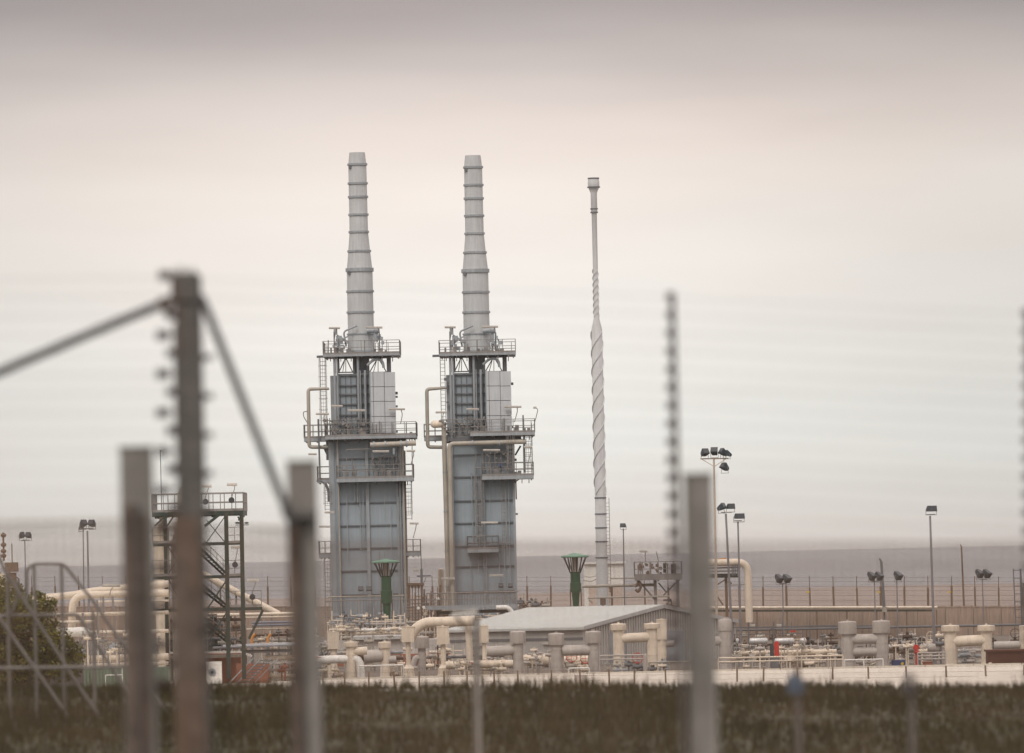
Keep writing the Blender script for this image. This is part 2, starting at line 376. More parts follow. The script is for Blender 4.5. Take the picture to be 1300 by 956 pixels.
sea = MB(); sea.add([(-9000, 1200, -2), (9000, 1200, -2), (9000, 19000, -2), (-9000, 19000, -2)], [(0,1,2,3)])
M['sea'] = m; tag(sea.build('sea', 'sea'), kind='structure')
ap = MB(); ap.box((0, 405, .06), 400, 70, .12)
for i in range(-34, 35):  # joint kerbs across the apron's far edge
    ap.box((i*3.1, 439.87, .16), 3.04, .22, .14)
tag(ap.build('service_road', 'apron'), kind='structure')
# ================================================================ PERIMETER WALL + FENCE
sheet('terrace', [DN_+.5, 640, DW+.7], [15.7, 16.2, 30, 55, 112], lambda x, d: zwall(x, d)-.12, 'land')
wl = MB()
for i in range(-46, 47):
    c = i*2.4; zt = zwall(c); q = dwall(c)
    wl.box((c, q+.25, zt/2), 2.37, .5, zt); wl.box((c, q+.27, zt+.052), 2.396, .62, .1)
wl.box((15.62, 640, 1.35), .5, 98, 2.7)
tag(wl.build('retaining_wall', 'concrete'), 'long stained brown concrete retaining wall behind the pipe yard', 'wall')
r = thing('perimeter_fence', P(670, 772, DW+3), 'distant wire perimeter fence on brown posts above the concrete wall', 'fence')
wires = {}
k = 0
xs_ = [41+29.93*i for i in range(43)]
prev = None; wm = MB()
for i, x in enumerate(xs_):
    dd = DN_+3 if x > 875 else DW+3; sc_ = dd/693; bz = P(x, 770, dd); bz.z = zwall(bz.x)-.2
    mb = MB(); lean = random.uniform(-.04, .04)
    mb.beam(bz, bz+Vector((lean, 0, sc_*2.3+random.uniform(-.1,.1))), .15*sc_+random.uniform(0,.06))
    mb.tube([bz+Vector((lean,0,2.2*sc_)), bz+Vector((lean*1.5, -.1, 3.35*sc_))], .035, 5)
    o = mb.build('fence_post', 'rust', r)
    if i in (33, 36, 39):
        y = MB(); y.box(bz+Vector((-.18, -.12, 1.5)), .3, .03, .13); y.build('warning_plate', 'yellow', r)
    if prev is not None:
        for h in (.4, .9, 1.4, 1.9, 2.3, 2.8, 3.2): wm.tube([prev+Vector((0,0,h*sc_)), bz+Vector((0,0,h*sc_))], .012, 4)
    prev = bz
wm.build('wires', 'rust', r)
# long pipe on top of the wall (right)
mb = MB(); mb.ptube([(880,771.5),(1190,771.5-6.5+6)], 1.7, DN_-2, seg=8)
pl = thing('wall_top_pipeline', P(1040, 775, DN_-2), 'long thin pale pipe over a dark green beam along the wall top', 'pipeline')
mb.build('pipe', 'cream', pl)
mb = MB(); mb.pbeam((880,775.5),(1186,775), 4.4, DN_-2, 2.6); mb.build('support_beam', 'green', pl)
mb = MB()
for x in range(885, 1190, 38): mb.pbeam((x,774),(x+.6,824), 1.6, DN_-2)
mb.build('support_post', 'rust', pl)
pl = thing('wall_face_pipe', P(1040, 800, DN_-3), 'dark grey pipe running along the face of the concrete wall', 'pipe')
mb = MB(); mb.ptube([(930,800),(1300,793)], 1.6, DN_-3, seg=8); mb.ptube([(930,797),(1110,794)], .8, DN_-3, seg=6); mb.build('pipe', 'dsteel', pl)
mb = MB()
for x in range(935, 1300, 42): mb.pbeam((x,798),(x+.6,826), 1.2, DN_-3)
mb.build('pipe_stand', 'dsteel', pl)
# ================================================================ THE TWO HEAT-RECOVERY TOWERS
DT = 600; K = DT/F
def _unused(): pass
def tower(label, xo, yo, first):
    X = lambda x: x+xo
    base = P(X(468), 818+yo, DT); base.z = 0; base.y = DT+3.2
    t = thing('exhaust_tower', base, label, 'industrial tower', 'twin exhaust towers')
    # --- chimney
    top = 193.6 if first else 197.3
    rings = [208.8,232.8,250,272.6,294.5,318.9,342.7,370,396.5] if first else [212.4,235,252,274,296.6,320.7,344,371,396.5]
    xc = (457.7 if first else 604.6)
    axb = P(xc, 396.5, DT+3.2); kk = (DT+3.2)/F
    def zof(y): return axb.z + (396.5-y)*kk*CR
    prof = [(448,17.2),(424,17.2),(423.5,16.6),(rings[6]+1,16.4),(rings[6]-1,16.2),(rings[5],13.9),(rings[4],11.8),(rings[0],11.5),(top,9.9)]
    mb = MB(); mb.lathe((axb.x, axb.y, 0), [(zof(y), r_*kk) for y, r_ in prof]+[(zof(top), 9.2*kk), (zof(top+6), 9.0*kk)], 40)
    ch = mb.build('chimney', 'stack', t)
    def rad(y):
        for (y0, r0), (y1, r1) in zip(prof[:-1], prof[1:]):
            if y1 <= y <= y0: return r0 + (r1-r0)*(y0-y)/max(1e-6, y0-y1)
        return 17
    for i, y in enumerate(rings):
        rb = MB(); rr_ = rad(y); e = 1.3 if i != 6 else 1.6; hh = .09 if i != 6 else .16
        z = zof(y)
        rb.lathe((axb.x, axb.y, 0), [(z-hh,(rr_-.3)*kk),(z-hh,(rr_+e)*kk),(z+hh,(rr_+e)*kk),(z+hh,(rr_-.3)*kk)], 40)
        rb.build('stiffening_ring', 'steel', ch)
    for yy in (rings[0]+3, rings[6]+3.5):   # lifting lugs
        lg = MB(); lg.box((axb.x-rad(yy)*kk*.8, axb.y-rad(yy)*kk*.65, zof(yy)), .25, .3, .32); lg.build('lug', 'dsteel', ch)
    if True:  # rust drips under the flange
        pass
    # chimney base clutter: damper drive, motors, small pipes
    cb = MB()
    z0 = zof(440)
    cb.tube([(axb.x-1.3, axb.y-1.2, z0), (axb.x-1.5, axb.y-1.5, z0+1.3), (axb.x-.3, axb.y-1.5, z0+1.8)], .08, 8, .3)
    cb.box((axb.x-1.9, axb.y-1.3, zof(430)), .5, .5, .5); cb.lathe((axb.x-2.2, axb.y-1.6, zof(425)), [(0,.17),(.6,.17)], 12, axis=(0,0,1))
    cb.beam((axb.x-2.1, axb.y-1.4, zof(426)), (axb.x-1.0, axb.y-1.4, zof(436)), .22); cb.beam((axb.x-2.3, axb.y-1.5, zof(438)), (axb.x-1.1, axb.y-1.5, zof(427)), .12)
    cb.lathe((axb.x+.55, axb.y-1.35, zof(421)), [(0,.18),(.7,.22),(.75,.3),(1.1,.3)], 12, axis=(1,-.1,.05))
    cb.box((axb.x+1.35, axb.y-1.3, zof(429)), .35, .4, .8)
    random.seed(90 if first else 91)
    for i in range(12):
        q = Vector((axb.x+random.choice((-1,1))*random.uniform(1.2,2.3), axb.y-1.3-random.random()*.5, zof(random.uniform(424,446))))
        cb.box(q, random.uniform(.12,.4), .25, random.uniform(.12,.45))
        if i % 2: cb.tube([q, q+Vector((random.uniform(-.7,.7), 0, random.uniform(-.5,.5))), Vector((q.x, q.y, zof(449)))], .04, 6, .1)
    cb.build('damper_drive', 'steel', t)
    cl = MB(); cl.lathe((axb.x, axb.y, zof(425)), [(0,17*kk),(0,18.2*kk),(.12,18.2*kk),(.12,17*kk)], 40); cl.lathe((axb.x, axb.y, zof(447)), [(0,17*kk),(0,18.6*kk),(.15,18.6*kk),(.15,17*kk)], 40); cl.build('base_flange', 'steel', ch)
    # --- top platform
    platform(t, X(410.5), X(507.5), 449.5+yo, DT+.2, -1.0, 6.6, .2, step=1.05)
    # posts that rise above the deck
    mp_ = MB()
    for x, y0 in ((424,421),(481.5,421),(430,430)): mp_.pbeam((X(x),y0),(X(x)+.6,450), 1.5, DT-.6)
    mp_.build('lamp_mast', 'dsteel', t)
    lamp_bar(t, X(417.5), X(431.5), 416+yo, DT-.6, [(X(426),422),(X(424.3),432)])
    lamp_bar(t, X(464.5), X(485.5), 415.3+yo, DT-.6, [(X(481.5),422),(X(481.6),432)])
    # --- open lattice between body and top platform
    yl0, yl1 = 453+yo, 474+yo; la = MB(); xx = []
    la.pbeam((X(402),453+yo,1),(X(412),452.6+yo,1), 3, DT); la.pbeam((X(424),454.5+yo),(X(497),453+yo), 2.4, DT+.3)
    for x in (424.5, 429.5, 449, 456, 467, 492, 494.5):
        for dd in (0, 5.6): la.pbeam((X(x),yl0,dd),(X(x)+.45,yl1,dd), 3.4 if x in (424.5,467,494.5) else 2.6, DT+.3)
    la.build('top_frame', 'dsteel', t)
    for xa, xb in ((430,448),(469,491)):
        la = MB()
        for dd in (0, 5.6):
            la.pbeam((X(xa),yl1-1,dd),(X((xa+xb)/2),yl0+1,dd), 1.3, DT+.3); la.pbeam((X((xa+xb)/2),yl0+1,dd),(X(xb),yl1-1,dd), 1.3, DT+.3)
            la.pbeam((X((xa+xb)/2)-1,yl0+1,dd),(X(xa)+5,yl1-1,dd), .9, DT+.3); la.pbeam((X((xa+xb)/2),yl0+1,dd),(X((xa+xb)/2),yl1-1,dd), .9, DT+.3)
        la.pbeam((X(xa)-1, yl1-1),(X(xb)+2, yl1-1.5), 1.6, DT+.2); la.pbeam((X(xa)-1, yl0+1.5),(X(xb)+2, yl0+1), 2., DT+.2)
        la.build('lattice_frame', 'dsteel', t)
    ar = MB(); ar.ptube([(X(466),464+yo),(X(473),457.5+yo),(X(480),455.5+yo),(X(486),459+yo),(X(487),467+yo)], 1.7, DT-.3, 5, 8); ar.build('bypass_pipe', 'steel', t)
    # inner duct seen through the lattice
    du = MB(); du.pbox(X(448.5), 452+yo, X(467), 476+yo, DT+1.2, 3.5); du.build('inner_duct', 'steel', t)
    # --- upper body with ribs
    up_ = MB(); up_.pbox(X(428), 474+yo, X(498), 557+yo, DT+.25, 5.6); ub = up_.build('upper_casing', 'blue', t)
    rb = MB()
    for x in (431.5, 438.5, 445.2, 452.2, 459, 466): rb.pbeam((X(x)-.0,475+yo),(X(x)+1.4,556+yo), 1.0, DT+.2)
    for y in (476, 489, 500.5, 513, 526.5, 541): rb.pbeam((X(430.5),y+.6+yo),(X(470),y-.3+yo), 1.6, DT+.12)
    rb.build('casing_rib', 'dsteel', ub)
    # left leg/side duct
    sd_ = MB(); sd_.pbox(X(420), 477+yo, X(429), 556+yo, DT+.9, 4.4); sd_.build('side_duct', 'steel', t)
    vp = MB()
    for x, r_, a, b_ in ((424.3,1.5,452,560),(427.8,1.1,452,560),(454,1.5,451,542),(463.3,1.6,470,556),(457.2,.7,470,548)):
        vp.ptube([(X(x),a+yo),(X(x)+(b_-a)*.0218,b_+yo)], r_, DT-.35, seg=8)
    vp.build('riser_pipe', 'steel', t)
    # pale panelled box on the right
    pb = MB(); pb.pbox(X(471.5), 473+yo, X(501.5), 549.5+yo, DT-1.15, 3.4); bo = pb.build('filter_box', 'dsteel', t)
    ys_ = [472, 491, 509.5, 528.7, 550]; pn = MB()
    for a, b_ in zip(ys_[:-1], ys_[1:]):
        for xa, xb in ((470.6,474.2),(474.2,488.4),(488.4,502.6)):
            o_ = (a+b_)/2; sh = (511-o_)*.0218*-1
            pn.pbox(X(xa)+.3+sh, a+.35+yo, X(xb)-.3+sh, b_-.35+yo, DT-1.27, .12)
    pn.build('panel', 'lightpanel', bo)
    # right side face of the box gets a vertical edge strip
    es = MB(); es.pbeam((X(469.8),472+yo),(X(471.6),550+yo), 2.2, DT-1.1); es.build('corner_post', 'steel', bo)
    # valves & small clutter at middle deck
    cl = MB(); random.seed(11 if first else 12)
    for i in range(22):
        x = random.uniform(414, 470); y = random.uniform(531, 550)
        s_ = random.uniform(1.2, 3.4)
        if random.random() < .5: cl.lathe(P(X(x), y+yo, DT-.7-random.random()*.4), [(0,s_*K*.6),(s_*K*1.4,s_*K*.6)], 10, axis=(random.random()-.5, 0, random.random()))
        else: cl.pbox(X(x)-s_*.6, y-s_*.5+yo, X(x)+s_*.6, y+s_*.6+yo, DT-.9, .3)
    for i in range(8):
        x = random.uniform(415, 466); cl.ptube([(X(x),random.uniform(528,540)+yo),(X(x)+.4,553+yo)], .6, DT-.8, seg=6)
    for i in range(4):
        y = 534+i*5; cl.ptube([(X(412+i*3),y+yo),(X(468),y-1+yo)], .55, DT-.75, seg=6)
    cl.build('valve_cluster', 'rail', t)
    # --- middle platform
    if first:
        platform(t, 413, 528.5, 553.5, DT+.1, -1.6, 7.2, .26, step=1.0)
        platform(t, 386, 419, 556, DT+.8, -.3, 3.2, .3, step=.8)
    else:
        platform(t, 597, 679, 549.5, DT+.1, -1.6, 7.2, .26, step=1.0)
        platform(t, 538.5, 566, 555, DT+.8, -.3, 3.2, .3, step=.8)
        platform(t, 566, 600, 554, DT+.3, -.4, 3.2, .3, step=.9)
    ub2 = MB()
    ub2.pbeam((X(417),559+yo),(X(514),557+yo), 4.5, DT-.3); ub2.pbeam((X(420),562+yo,5),(X(516),560+yo,5), 4, DT)
    ub2.build('deck_beam', 'dsteel', t)
    br = MB()
    if first:
        br.pbeam((411,565),(417,578), 4.5, DT+1); br.pbox(414, 560, 420, 584, DT+.6, .8)
    else:
        br.pbeam((661,566),(654,578), 2.2, DT+1)
    br.build('bracket', 'dsteel', t)
    # gooseneck pipe on the left
    g = MB(); s0 = 0 if first else 1
    gx = (391.3, 418) if first else (541.8, 566.5)
    g.ptube([(gx[1],493.5+s0*-1),(gx[0],494),(gx[0]+1.3,567.5),(gx[1],568)], [1.6,2.3,2.4,2.2], DT+.6, 4, 12, fs=7)
    g.build('gooseneck_pipe', 'tan', t)
    st = MB()
    if first: st.pbeam((404,532),(406.3,607), 2.3, DT+.2)
    else: st.pbeam((664,527),(665.5,600), 1.9, DT-1.3)
    st.build('hanger_post', 'dsteel', t)
    # --- lower body
    lx0, lx1 = (429.5, 514) if first else (575.5, 655.5)
    lb = MB(); lb.pbox(lx0-(4 if first else 0), 557, lx1, 823, DT+.05, 6.2); low = lb.build('lower_casing', 'blue', t)
    fl = MB(); c0 = (lx0+lx1)/2
    ys2 = [582, 609, 638, 667, 695.7, 724.4, 754.7, 785] if first else [577, 605, 635.4, 663.7, 693, 719, 751, 782]
    for y in ys2:
        sh = (y-690)*.0218
        fl.pbeam((lx0+2+sh, y+.9),(lx1-2+sh, y-.9), 1.5, DT-.04)
    fl.build('stiffener', 'dsteel', low)
    mu = MB(); mx_ = 467.5 if first else 614.5
    mu.pbeam((mx_-2.5,560),(mx_+2.9,812), 4.2 if first else 2.6, DT-.1, 2.2)
    for x, ww in (((lx0+1, 2.), (lx1-8.5, 2.2), (lx1-4.8, 2.), (lx1-1, 2.4)) if first else ((lx0+1, 2.), (lx1-1.6, 3.))):
        mu.pbeam((x-2.8,560),(x+2.8,815), ww, DT-.08, 2)
    mu.build('casing_column', 'steel', low)
    # left leg column
    if first:
        lc = MB(); lc.pbeam((420.3,560),(426,818), 7, DT+.2, 6); lc.pbeam((427.3,557),(433,815), 1.2, DT-.3); lc.build('leg_column', 'steel', t)
        tp = MB(); tp.ptube([(428.6,556),(434,800)], .8, DT-.5, seg=8); tp.ptube([(511,560),(516.8,812)], 1.0, DT-.5, seg=8); tp.ptube([(513.5,572),(518.3,812)], 1.3, DT+.4, seg=8); tp.build('riser_pipe', 'tan', t)
        platform(t, 428, 525, 607, DT, -1.5, 3, .32, step=.85)
        platform(t, 403, 420, 609, DT+.6, -.3, 3, .28, step=.8)
        cr = MB(); cr.ptube([(402,610),(412,612),(417,622),(418,637)], 1.8, DT+.4, 6, 8); cr.build('bracket', 'dsteel', t)
        platform(t, 515, 533.8, 701.5, DT+.4, -.4, 2.6, .3, step=.6)
        platform(t, 405, 420, 704, DT+.4, -.4, 2.6, .3, step=.6)
        ladder(t, 518.5, 609, 660, DT+.3, .55); ladder(t, 416, 612, 648, DT+.3, .5)
        ladder(t, 416.5, 704, 800, DT+.3, .5)
        pi = MB(); pi.ptube([(470,565),(528,562.5)], 3.3, DT-1.7, seg=14); po = pi.build('horizontal_pipe', 'tan', t)
        fg = MB()
        for x in (474.5, 489, 509, 516): 
            a = P(x, 565-(x-470)*.04, DT-1.7); fg.lathe(a-Vector((.06,0,0)), [(0,.3),(.14,.3)], 16, axis=(1,0,.02))
        fg.ptube([(500,569),(500,577)], 1.5, DT-1.7, seg=8); fg.build('flange', 'steel', po)
        lamps = [(421,435,515,None),(441.5,463.5,520.5,None),(401,417.5,525,[(411,530),(412.5,545)]),(493,514,519,[(511,526),(508.5,538)]),(473,494,572.5,None),(516,527,572,[(525.5,577),(521.5,590)]),(391.5,402,576,None),(520,531.5,664,[(528,670),(524.5,683)]),(412,424,650,None),(405,419,668,None)]
        # hook loop by the left mid platform
        hk = MB(); hk.ptube([(391,538),(385.5,529),(385,523),(390,522)], .6, DT+.5, 2, 6); hk.build('davit', 'rail', t)
        # instrument clutter behind the lower railing
        ic = MB(); random.seed(5)
        for i in range(26):
            x = random.uniform(472, 505); y = random.uniform(577, 589); ic.pbox(x-1.1, y-.9, x+1.1, y+1, DT-.5-random.random()*.3, .3)
        for x in (440,447,474,480,487,493,499): ic.ptube([(x,580),(x+.6,605)], .6, DT-.6, seg=6)
        ic.ptube([(430,597),(506,595)], .8, DT-.9, seg=6); ic.ptube([(440,571),(470,570)], .8, DT-.9, seg=6); ic.ptube([(428,571),(428,560)], .6, DT-.9, seg=6)
        ic.build('instrument_cluster', 'rail', t)
        sv = MB(); sv.ptube([(450,612),(450.8,636)], .8, DT-.3, seg=6); sv.ptube([(453.5,609),(454.2,638)], .8, DT-.3, seg=6); sv.build('conduit', 'steel', t)
        hp = MB(); hp.ptube([(416,758),(513,756)], .9, DT-1.5, seg=8)
        for x in (420,455,490,510): hp.ptube([(x,757),(x+1,818)], .7, DT-1.5, seg=6)
        hp.build('service_pipe', 'tan', t)
        for x in (458, 468.5): flood(t, x, 748, DT-1.6, 6.5, 6, 0, .35, 'dark')
    else:
        # two buff downcomers
        for (xa, ya, xb, yb, rr_) in ((563.6,537,571.5,815,3.1),):
            v = MB(); v.ptube([(548,538.5),(563.4,538),(xb-.4,yb)], rr_, DT-.6, 4, 14); v.build('downcomer_pipe', 'tan', t)
        v = MB(); v.ptube([(668,560.5),(570.5,563.5),(575.5,795)], 3.0, DT-1.2, 6, 14); v.build('downcomer_pipe', 'tan', t)
        v = MB(); v.lathe(P(546.5,538.8,DT-.6), [(0,.06),(.08,.22),(.25,.33),(.95,.33),(1.1,.24)], 14, axis=(1,0,.02)); v.build('relief_vessel', 'cream', t)
        fg = MB()
        for x in (600, 634): a = P(x, 562.6, DT-1.2); fg.lathe(a-Vector((.06,0,0)), [(0,.27),(.12,.27)], 16, axis=(1,0,.02))
        for y in (600, 650, 700, 745): a = P(565.5+(y-600)*.022, y, DT-.6); fg.lathe(a, [(0,.26),(.1,.26)], 14)
        fg.build('flange', 'steel', t)
        platform(t, 612, 677.5, 604, DT, -1.5, 3, .32, step=.8)
        platform(t, 593.5, 633, 697, DT, -1.3, .0, .3, step=.6)
        ladder(t, 608.5, 604, 690, DT-.4, .5); ladder(t, 648.5, 552, 604, DT-1.2, .5)
        ladder(t, 671, 551, 600, DT-.2, .6)
        vb = MB(); vb.pbeam((654.8,608),(655.5,634), 1.6, DT+1); vb.pbeam((654,612),(662,606), 1.4, DT+1); vb.build('bracket', 'redbrown', t)
        lamps = [(592,608,519,None),(553,567,523,[(562,528),(563,540)]),(640,662,516,[(657,522),(653,536)]),(677,681,517,[(683,520),(680,532),(677.5,540)]),(613.5,635,571,None),(665,676,567,[(674,573),(671,586)]),(610.5,632,663,None),(621,639,730,None),(560,577.5,734,None)]
        ic = MB(); random.seed(6)
        for i in range(26):
            x = random.uniform(618, 652); y = random.uniform(572, 588); ic.pbox(x-1.1, y-.9, x+1.1, y+1, DT-.5-random.random()*.3, .3)
        for x in (604,616,622,628,636,644,650): ic.ptube([(x,576),(x+.6,603)], .6, DT-.6, seg=6)
        ic.ptube([(602,594),(650,593)], .8, DT-.9, seg=6)
        ic.build('instrument_cluster', 'rail', t)
        sv = MB()
        for x, a, b_ in ((598.5,600,682),(602.5,598,682),(614,606,680),(633,680,745),(640,690,800),(617,700,800),(597,697,760)): sv.ptube([(x,a),(x+(b_-a)*.0218,b_)], .55, DT-.35, seg=6)
        sv.ptube([(621,690),(650,689)], .5, DT-.5, seg=6)
        sv.build('conduit', 'steel', t)
        for x in (636, 648): flood(t, x, 744, DT-1.2, 6, 5, 0, .5, 'dark')
        b2 = MB(); b2.pbox(632.5, 588, 636, 593, DT-1.2, .3); b2.build('blue_valve', 'bluep', t)
    for a, b_, y, stm in lamps: lamp_bar(t, a, b_, y, DT-1.75, stm)
    random.seed(41 if first else 43)
    fx = MB()
    for (xa, xb, y, dd) in ((413,505,449.5,-.8),(415,528,553,-1.5),(432,524,606,-1.4)) if first else ((560,652,449,-.8),(600,678,549,-1.5),(614,676,604,-1.4)):
        for i in range(9):
            x = random.uniform(xa+2, xb-2); h = random.uniform(2, 6); w_ = random.uniform(1, 2.6)
            fx.pbox(x-w_, y-h*1.6, x+w_, y-random.uniform(0, 2), DT+dd+random.uniform(.1,.5), .3)
        for i in range(6):
            x = random.uniform(xa, xb); fx.ptube([(x, y-random.uniform(10,19)),(x+.3,y+1)], random.uniform(.35,.8), DT+dd+.1, seg=5)
        for i in range(7):   # knee struts under the deck
            x = xa+(xb-xa)*(i+.5)/7; fx.pbeam((x,y+3,0),(x,y+9,1.5), 1.0, DT+dd)
    fx.build('deck_fittings', 'rail', t)
    cb_ = MB()
    for i in range(7):
        x = random.uniform(lx0+4, lx1-6); y0_ = random.uniform(560, 640); y1_ = y0_+random.uniform(50, 160)
        cb_.ptube([(x,y0_),(x+(y1_-y0_)*.0218,min(y1_,808))], random.uniform(.3,.6), DT-.3, seg=5)
    cb_.build('cable_run', 'steel', t)
    sc = MB()
    for i in range(10):
        x = X(random.choice((418, 421, 503, 500))); y = random.uniform(480, 548); sc.pbox(x-1.4, y-1, x+1.8, y+random.uniform(1,3), DT-.2, .8)
    for i in range(8):
        x = (lx0-1 if random.random() < .5 else lx1+1); y = random.uniform(565, 770); sc.pbox(x-1.8+(y-690)*.0218, y-1, x+1.8+(y-690)*.0218, y+random.uniform(1,3), DT+.2, .8)
    sc.build('pipe_bracket', 'dsteel', t)
    if first:
        lt = MB(); lt.ptube([(508,556),(509,600)], .5, DT-.6, seg=5); lt.ptube([(523,556),(523.6,607)], .6, DT-1, seg=5); lt.build('drop_pipe', 'tan', t)
        ladder(t, 410.5, 452, 556, DT+1.2, .5); ladder(t, 486, 700, 790, DT-.6, .45, cage=False)
    else:
        ladder(t, 562.5, 452, 540, DT+1.6, .4, cage=False); ladder(t, 640, 610, 700, DT-.5, .4, cage=False)
    # --- base clutter: pumps, pipework
    bc = MB(); random.seed(21 if first else 22)
    for i in range(24):
        x = random.uniform(lx0-6, lx1+5); y = random.uniform(778, 804)
        s_ = random.uniform(2, 5)
        if random.random() < .6: bc.lathe(P(x, y, DT-2-random.random()*2), [(0,s_*K*.5),(s_*K*2.4,s_*K*.5)], 10, axis=(1,0,.02) if random.random() < .6 else (0,0,1))
        else: bc.pbox(x-s_, y-s_*.6, x+s_, y+s_*.6, DT-2.5, .5)
    for i in range(14):
        x = random.uniform(lx0-10, lx1+8); bc.ptube([(x,random.uniform(762,790)),(x+.8,816)], .7, DT-2.2, seg=6)
    bc.build('base_pipework', 'steel', t)
    return t
tower('left of the two tall blue grey towers, beside the rusty fence post', 0, 0, True)
tower('right of the two tall blue grey towers, with two buff pipes down its left side', 147, -1, False)
# ================================================================ FLARE STACK
DF = 640; kf = DF/F
xb, yb = 765.3, 772
fb = P(xb, yb, DF)
t = thing('flare_stack', (fb.x, fb.y, 0), 'slender pale grey flare stack with spiral fins and a cup shaped tip', 'flare stack')
zf = lambda y: fb.z + (yb-y)*kf*CR
prof = [(818,7.6),(772,7.6),(690,7.2),(631,7.0),(419,7.0),(403,3.4),(340,3.2),(271,3.4),(270,4.1),(245,4.1),(242,5.2),(237,7.3),(232,7.5),(225.6,6.6)]
mb = MB(); mb.lathe((fb.x, fb.y, 0), [(zf(y), r_*kf) for y, r_ in prof]+[(zf(225.6),5.6*kf),(zf(230),5.2*kf)], 28); mb.build('mast', 'flare', t)
mb = MB()
for y, r_ in ((632,7.4),(652.5,7.5),(670,7.6),(687.6,7.7),(708,7.8),(265,4.7),(269.5,4.7),(237.5,8.),(226.2,7.1)):
    z = zf(y); mb.lathe((fb.x, fb.y, 0), [(z-.05,(r_-1)*kf),(z-.05,(r_+.3)*kf),(z+.06,(r_+.3)*kf),(z+.06,(r_-1)*kf)], 28)
mb.build('ring', 'dsteel', t)
def strake(y0, y1, r_, w_, pitch, mname='flare'):
    # three-start helical fin as real ribbon
    for s in range(3):
        vs, fs = [], []; n = int((y0-y1)/1.2)
        for i in range(n+1):
            y = y0-(y0-y1)*i/n; a = 2*PI*(s/3 + (y0-y)/pitch) - .9; z = zf(y)
            ra = r_*kf; rb_ = (r_+w_)*kf
            for rr_, dz in ((ra*.96,-.03),(rb_,-.03),(rb_,.03),(ra*.96,.03)):
                vs.append((fb.x+rr_*math.sin(a), fb.y-rr_*math.cos(a), z+dz))
        for i in range(n):
            for k in range(4): fs.append((i*4+k, i*4+(k+1)%4, i*4+4+(k+1)%4, i*4+4+k))
        m_ = MB(); m_.add(vs, fs, True); m_.build('spiral_fin', mname, t)
strake(628, 421, 7.0, 1.25, 70); strake(402, 342, 3.2, 1.0, 26)
ladder(t, 772.5, 632, 770, DF+.2, .3, cage=False)
# ================================================================ GREEN MUSHROOM VENTS
def vent(label, xc, ytop, ycap, yb1, yb2, yb3, ybot, d, s):
    k = d/F; b = P(xc, ybot, d)
    t = thing('vent_stack', (b.x, b.y, max(0, b.z-1)), label, 'vent', 'green mushroom vents')
    z = lambda y: b.z+(ybot-y)*k
    m_ = MB(); m_.lathe((b.x,b.y,0), [(0,3.6*s*k),(z(ybot),3.6*s*k),(z(yb3),5.2*s*k),(z(yb3)+.01,7.0*s*k),(z(yb2),7.2*s*k),(z(yb2)+.02,6.3*s*k),(z(yb1),6.3*s*k)], 20); m_.build('vent_pipe', 'green2', t)
    m_ = MB(); m_.lathe((b.x,b.y,z(yb1)), [(0,3.6*s*k),(z(ycap)-z(yb1),4.*s*k)], 14)
    m_.build('inner_sleeve', 'insul', t)
    m_ = MB(); m_.lathe((b.x,b.y,z(ycap)), [(-.06,17*s*k),(0,18*s*k),(.1,17.4*s*k),(z(ytop)-z(ycap)-.08,6*s*k),(z(ytop)-z(ycap),2*s*k)], 28)
    m_.build('cap', 'mint', t)
    m_ = MB()
    for i in range(14):
        a = 2*PI*i/14; ca, sa = math.cos(a), math.sin(a)
        m_.tube([(b.x+6.4*s*k*ca, b.y+6.4*s*k*sa, z(yb1)-.1), (b.x+14.5*s*k*ca, b.y+14.5*s*k*sa, z(ycap)-.03)], .035, 5)
        if i % 2: m_.tube([(b.x+6.4*s*k*ca, b.y+6.4*s*k*sa, z(yb1)-.1), (b.x+9*s*k*ca, b.y+9*s*k*sa, z(ycap)-.03)], .04, 5)
    m_.build('cap_strut', 'green', t)
    m_ = MB()
    for s_ in (-1, 1): m_.tube([(b.x+s_*7*s*k, b.y-.1, 0), (b.x+s_*6.8*s*k, b.y-.1, z(yb3)+.3)], .05, 6)
    m_.build('stay', 'rust', t)
vent('green mushroom topped vent standing in front of the left tower', 491.5, 709.4, 714, 731, 750, 766, 790, 575, 1.03)
vent('green mushroom topped vent behind the shed roof, left of the flare stack', 731.3, 702, 707, 726, 740, 752, 770.5, 570, 1.0)
# ================================================================ WHITE BUILDING BEHIND FLARE
b0 = P(768, 770, 660)
t = thing('white_store', (b0.x, b0.y+2, 0), 'small white flat roofed store standing behind the foot of the flare stack', 'building')
m_ = MB(); m_.pbox(742.5, 716, 793.5, 812, 660, 4); m_.build('wall', 'white', t)
m_ = MB(); m_.pbox(741.5, 713.4, 794.5, 715.8, 659.7, 4.6); m_.build('roof', 'white', t)
m_ = MB(); m_.pbox(748, 744, 791, 812, 659.9, .08); m_.build('roller_door', mat('pinkish_door', (.55,.46,.40), .6), t)
m_ = MB()
for a, b_ in ((742,740.5),(759,740)):
    pass
m_.ptube([(741,731),(748,733),(757,731)], .6, 658, 2, 5); m_.ptube([(741,736.5),(750,738.5),(757,735)], .7, 658, 2, 5); m_.build('pipe', 'tan', t)
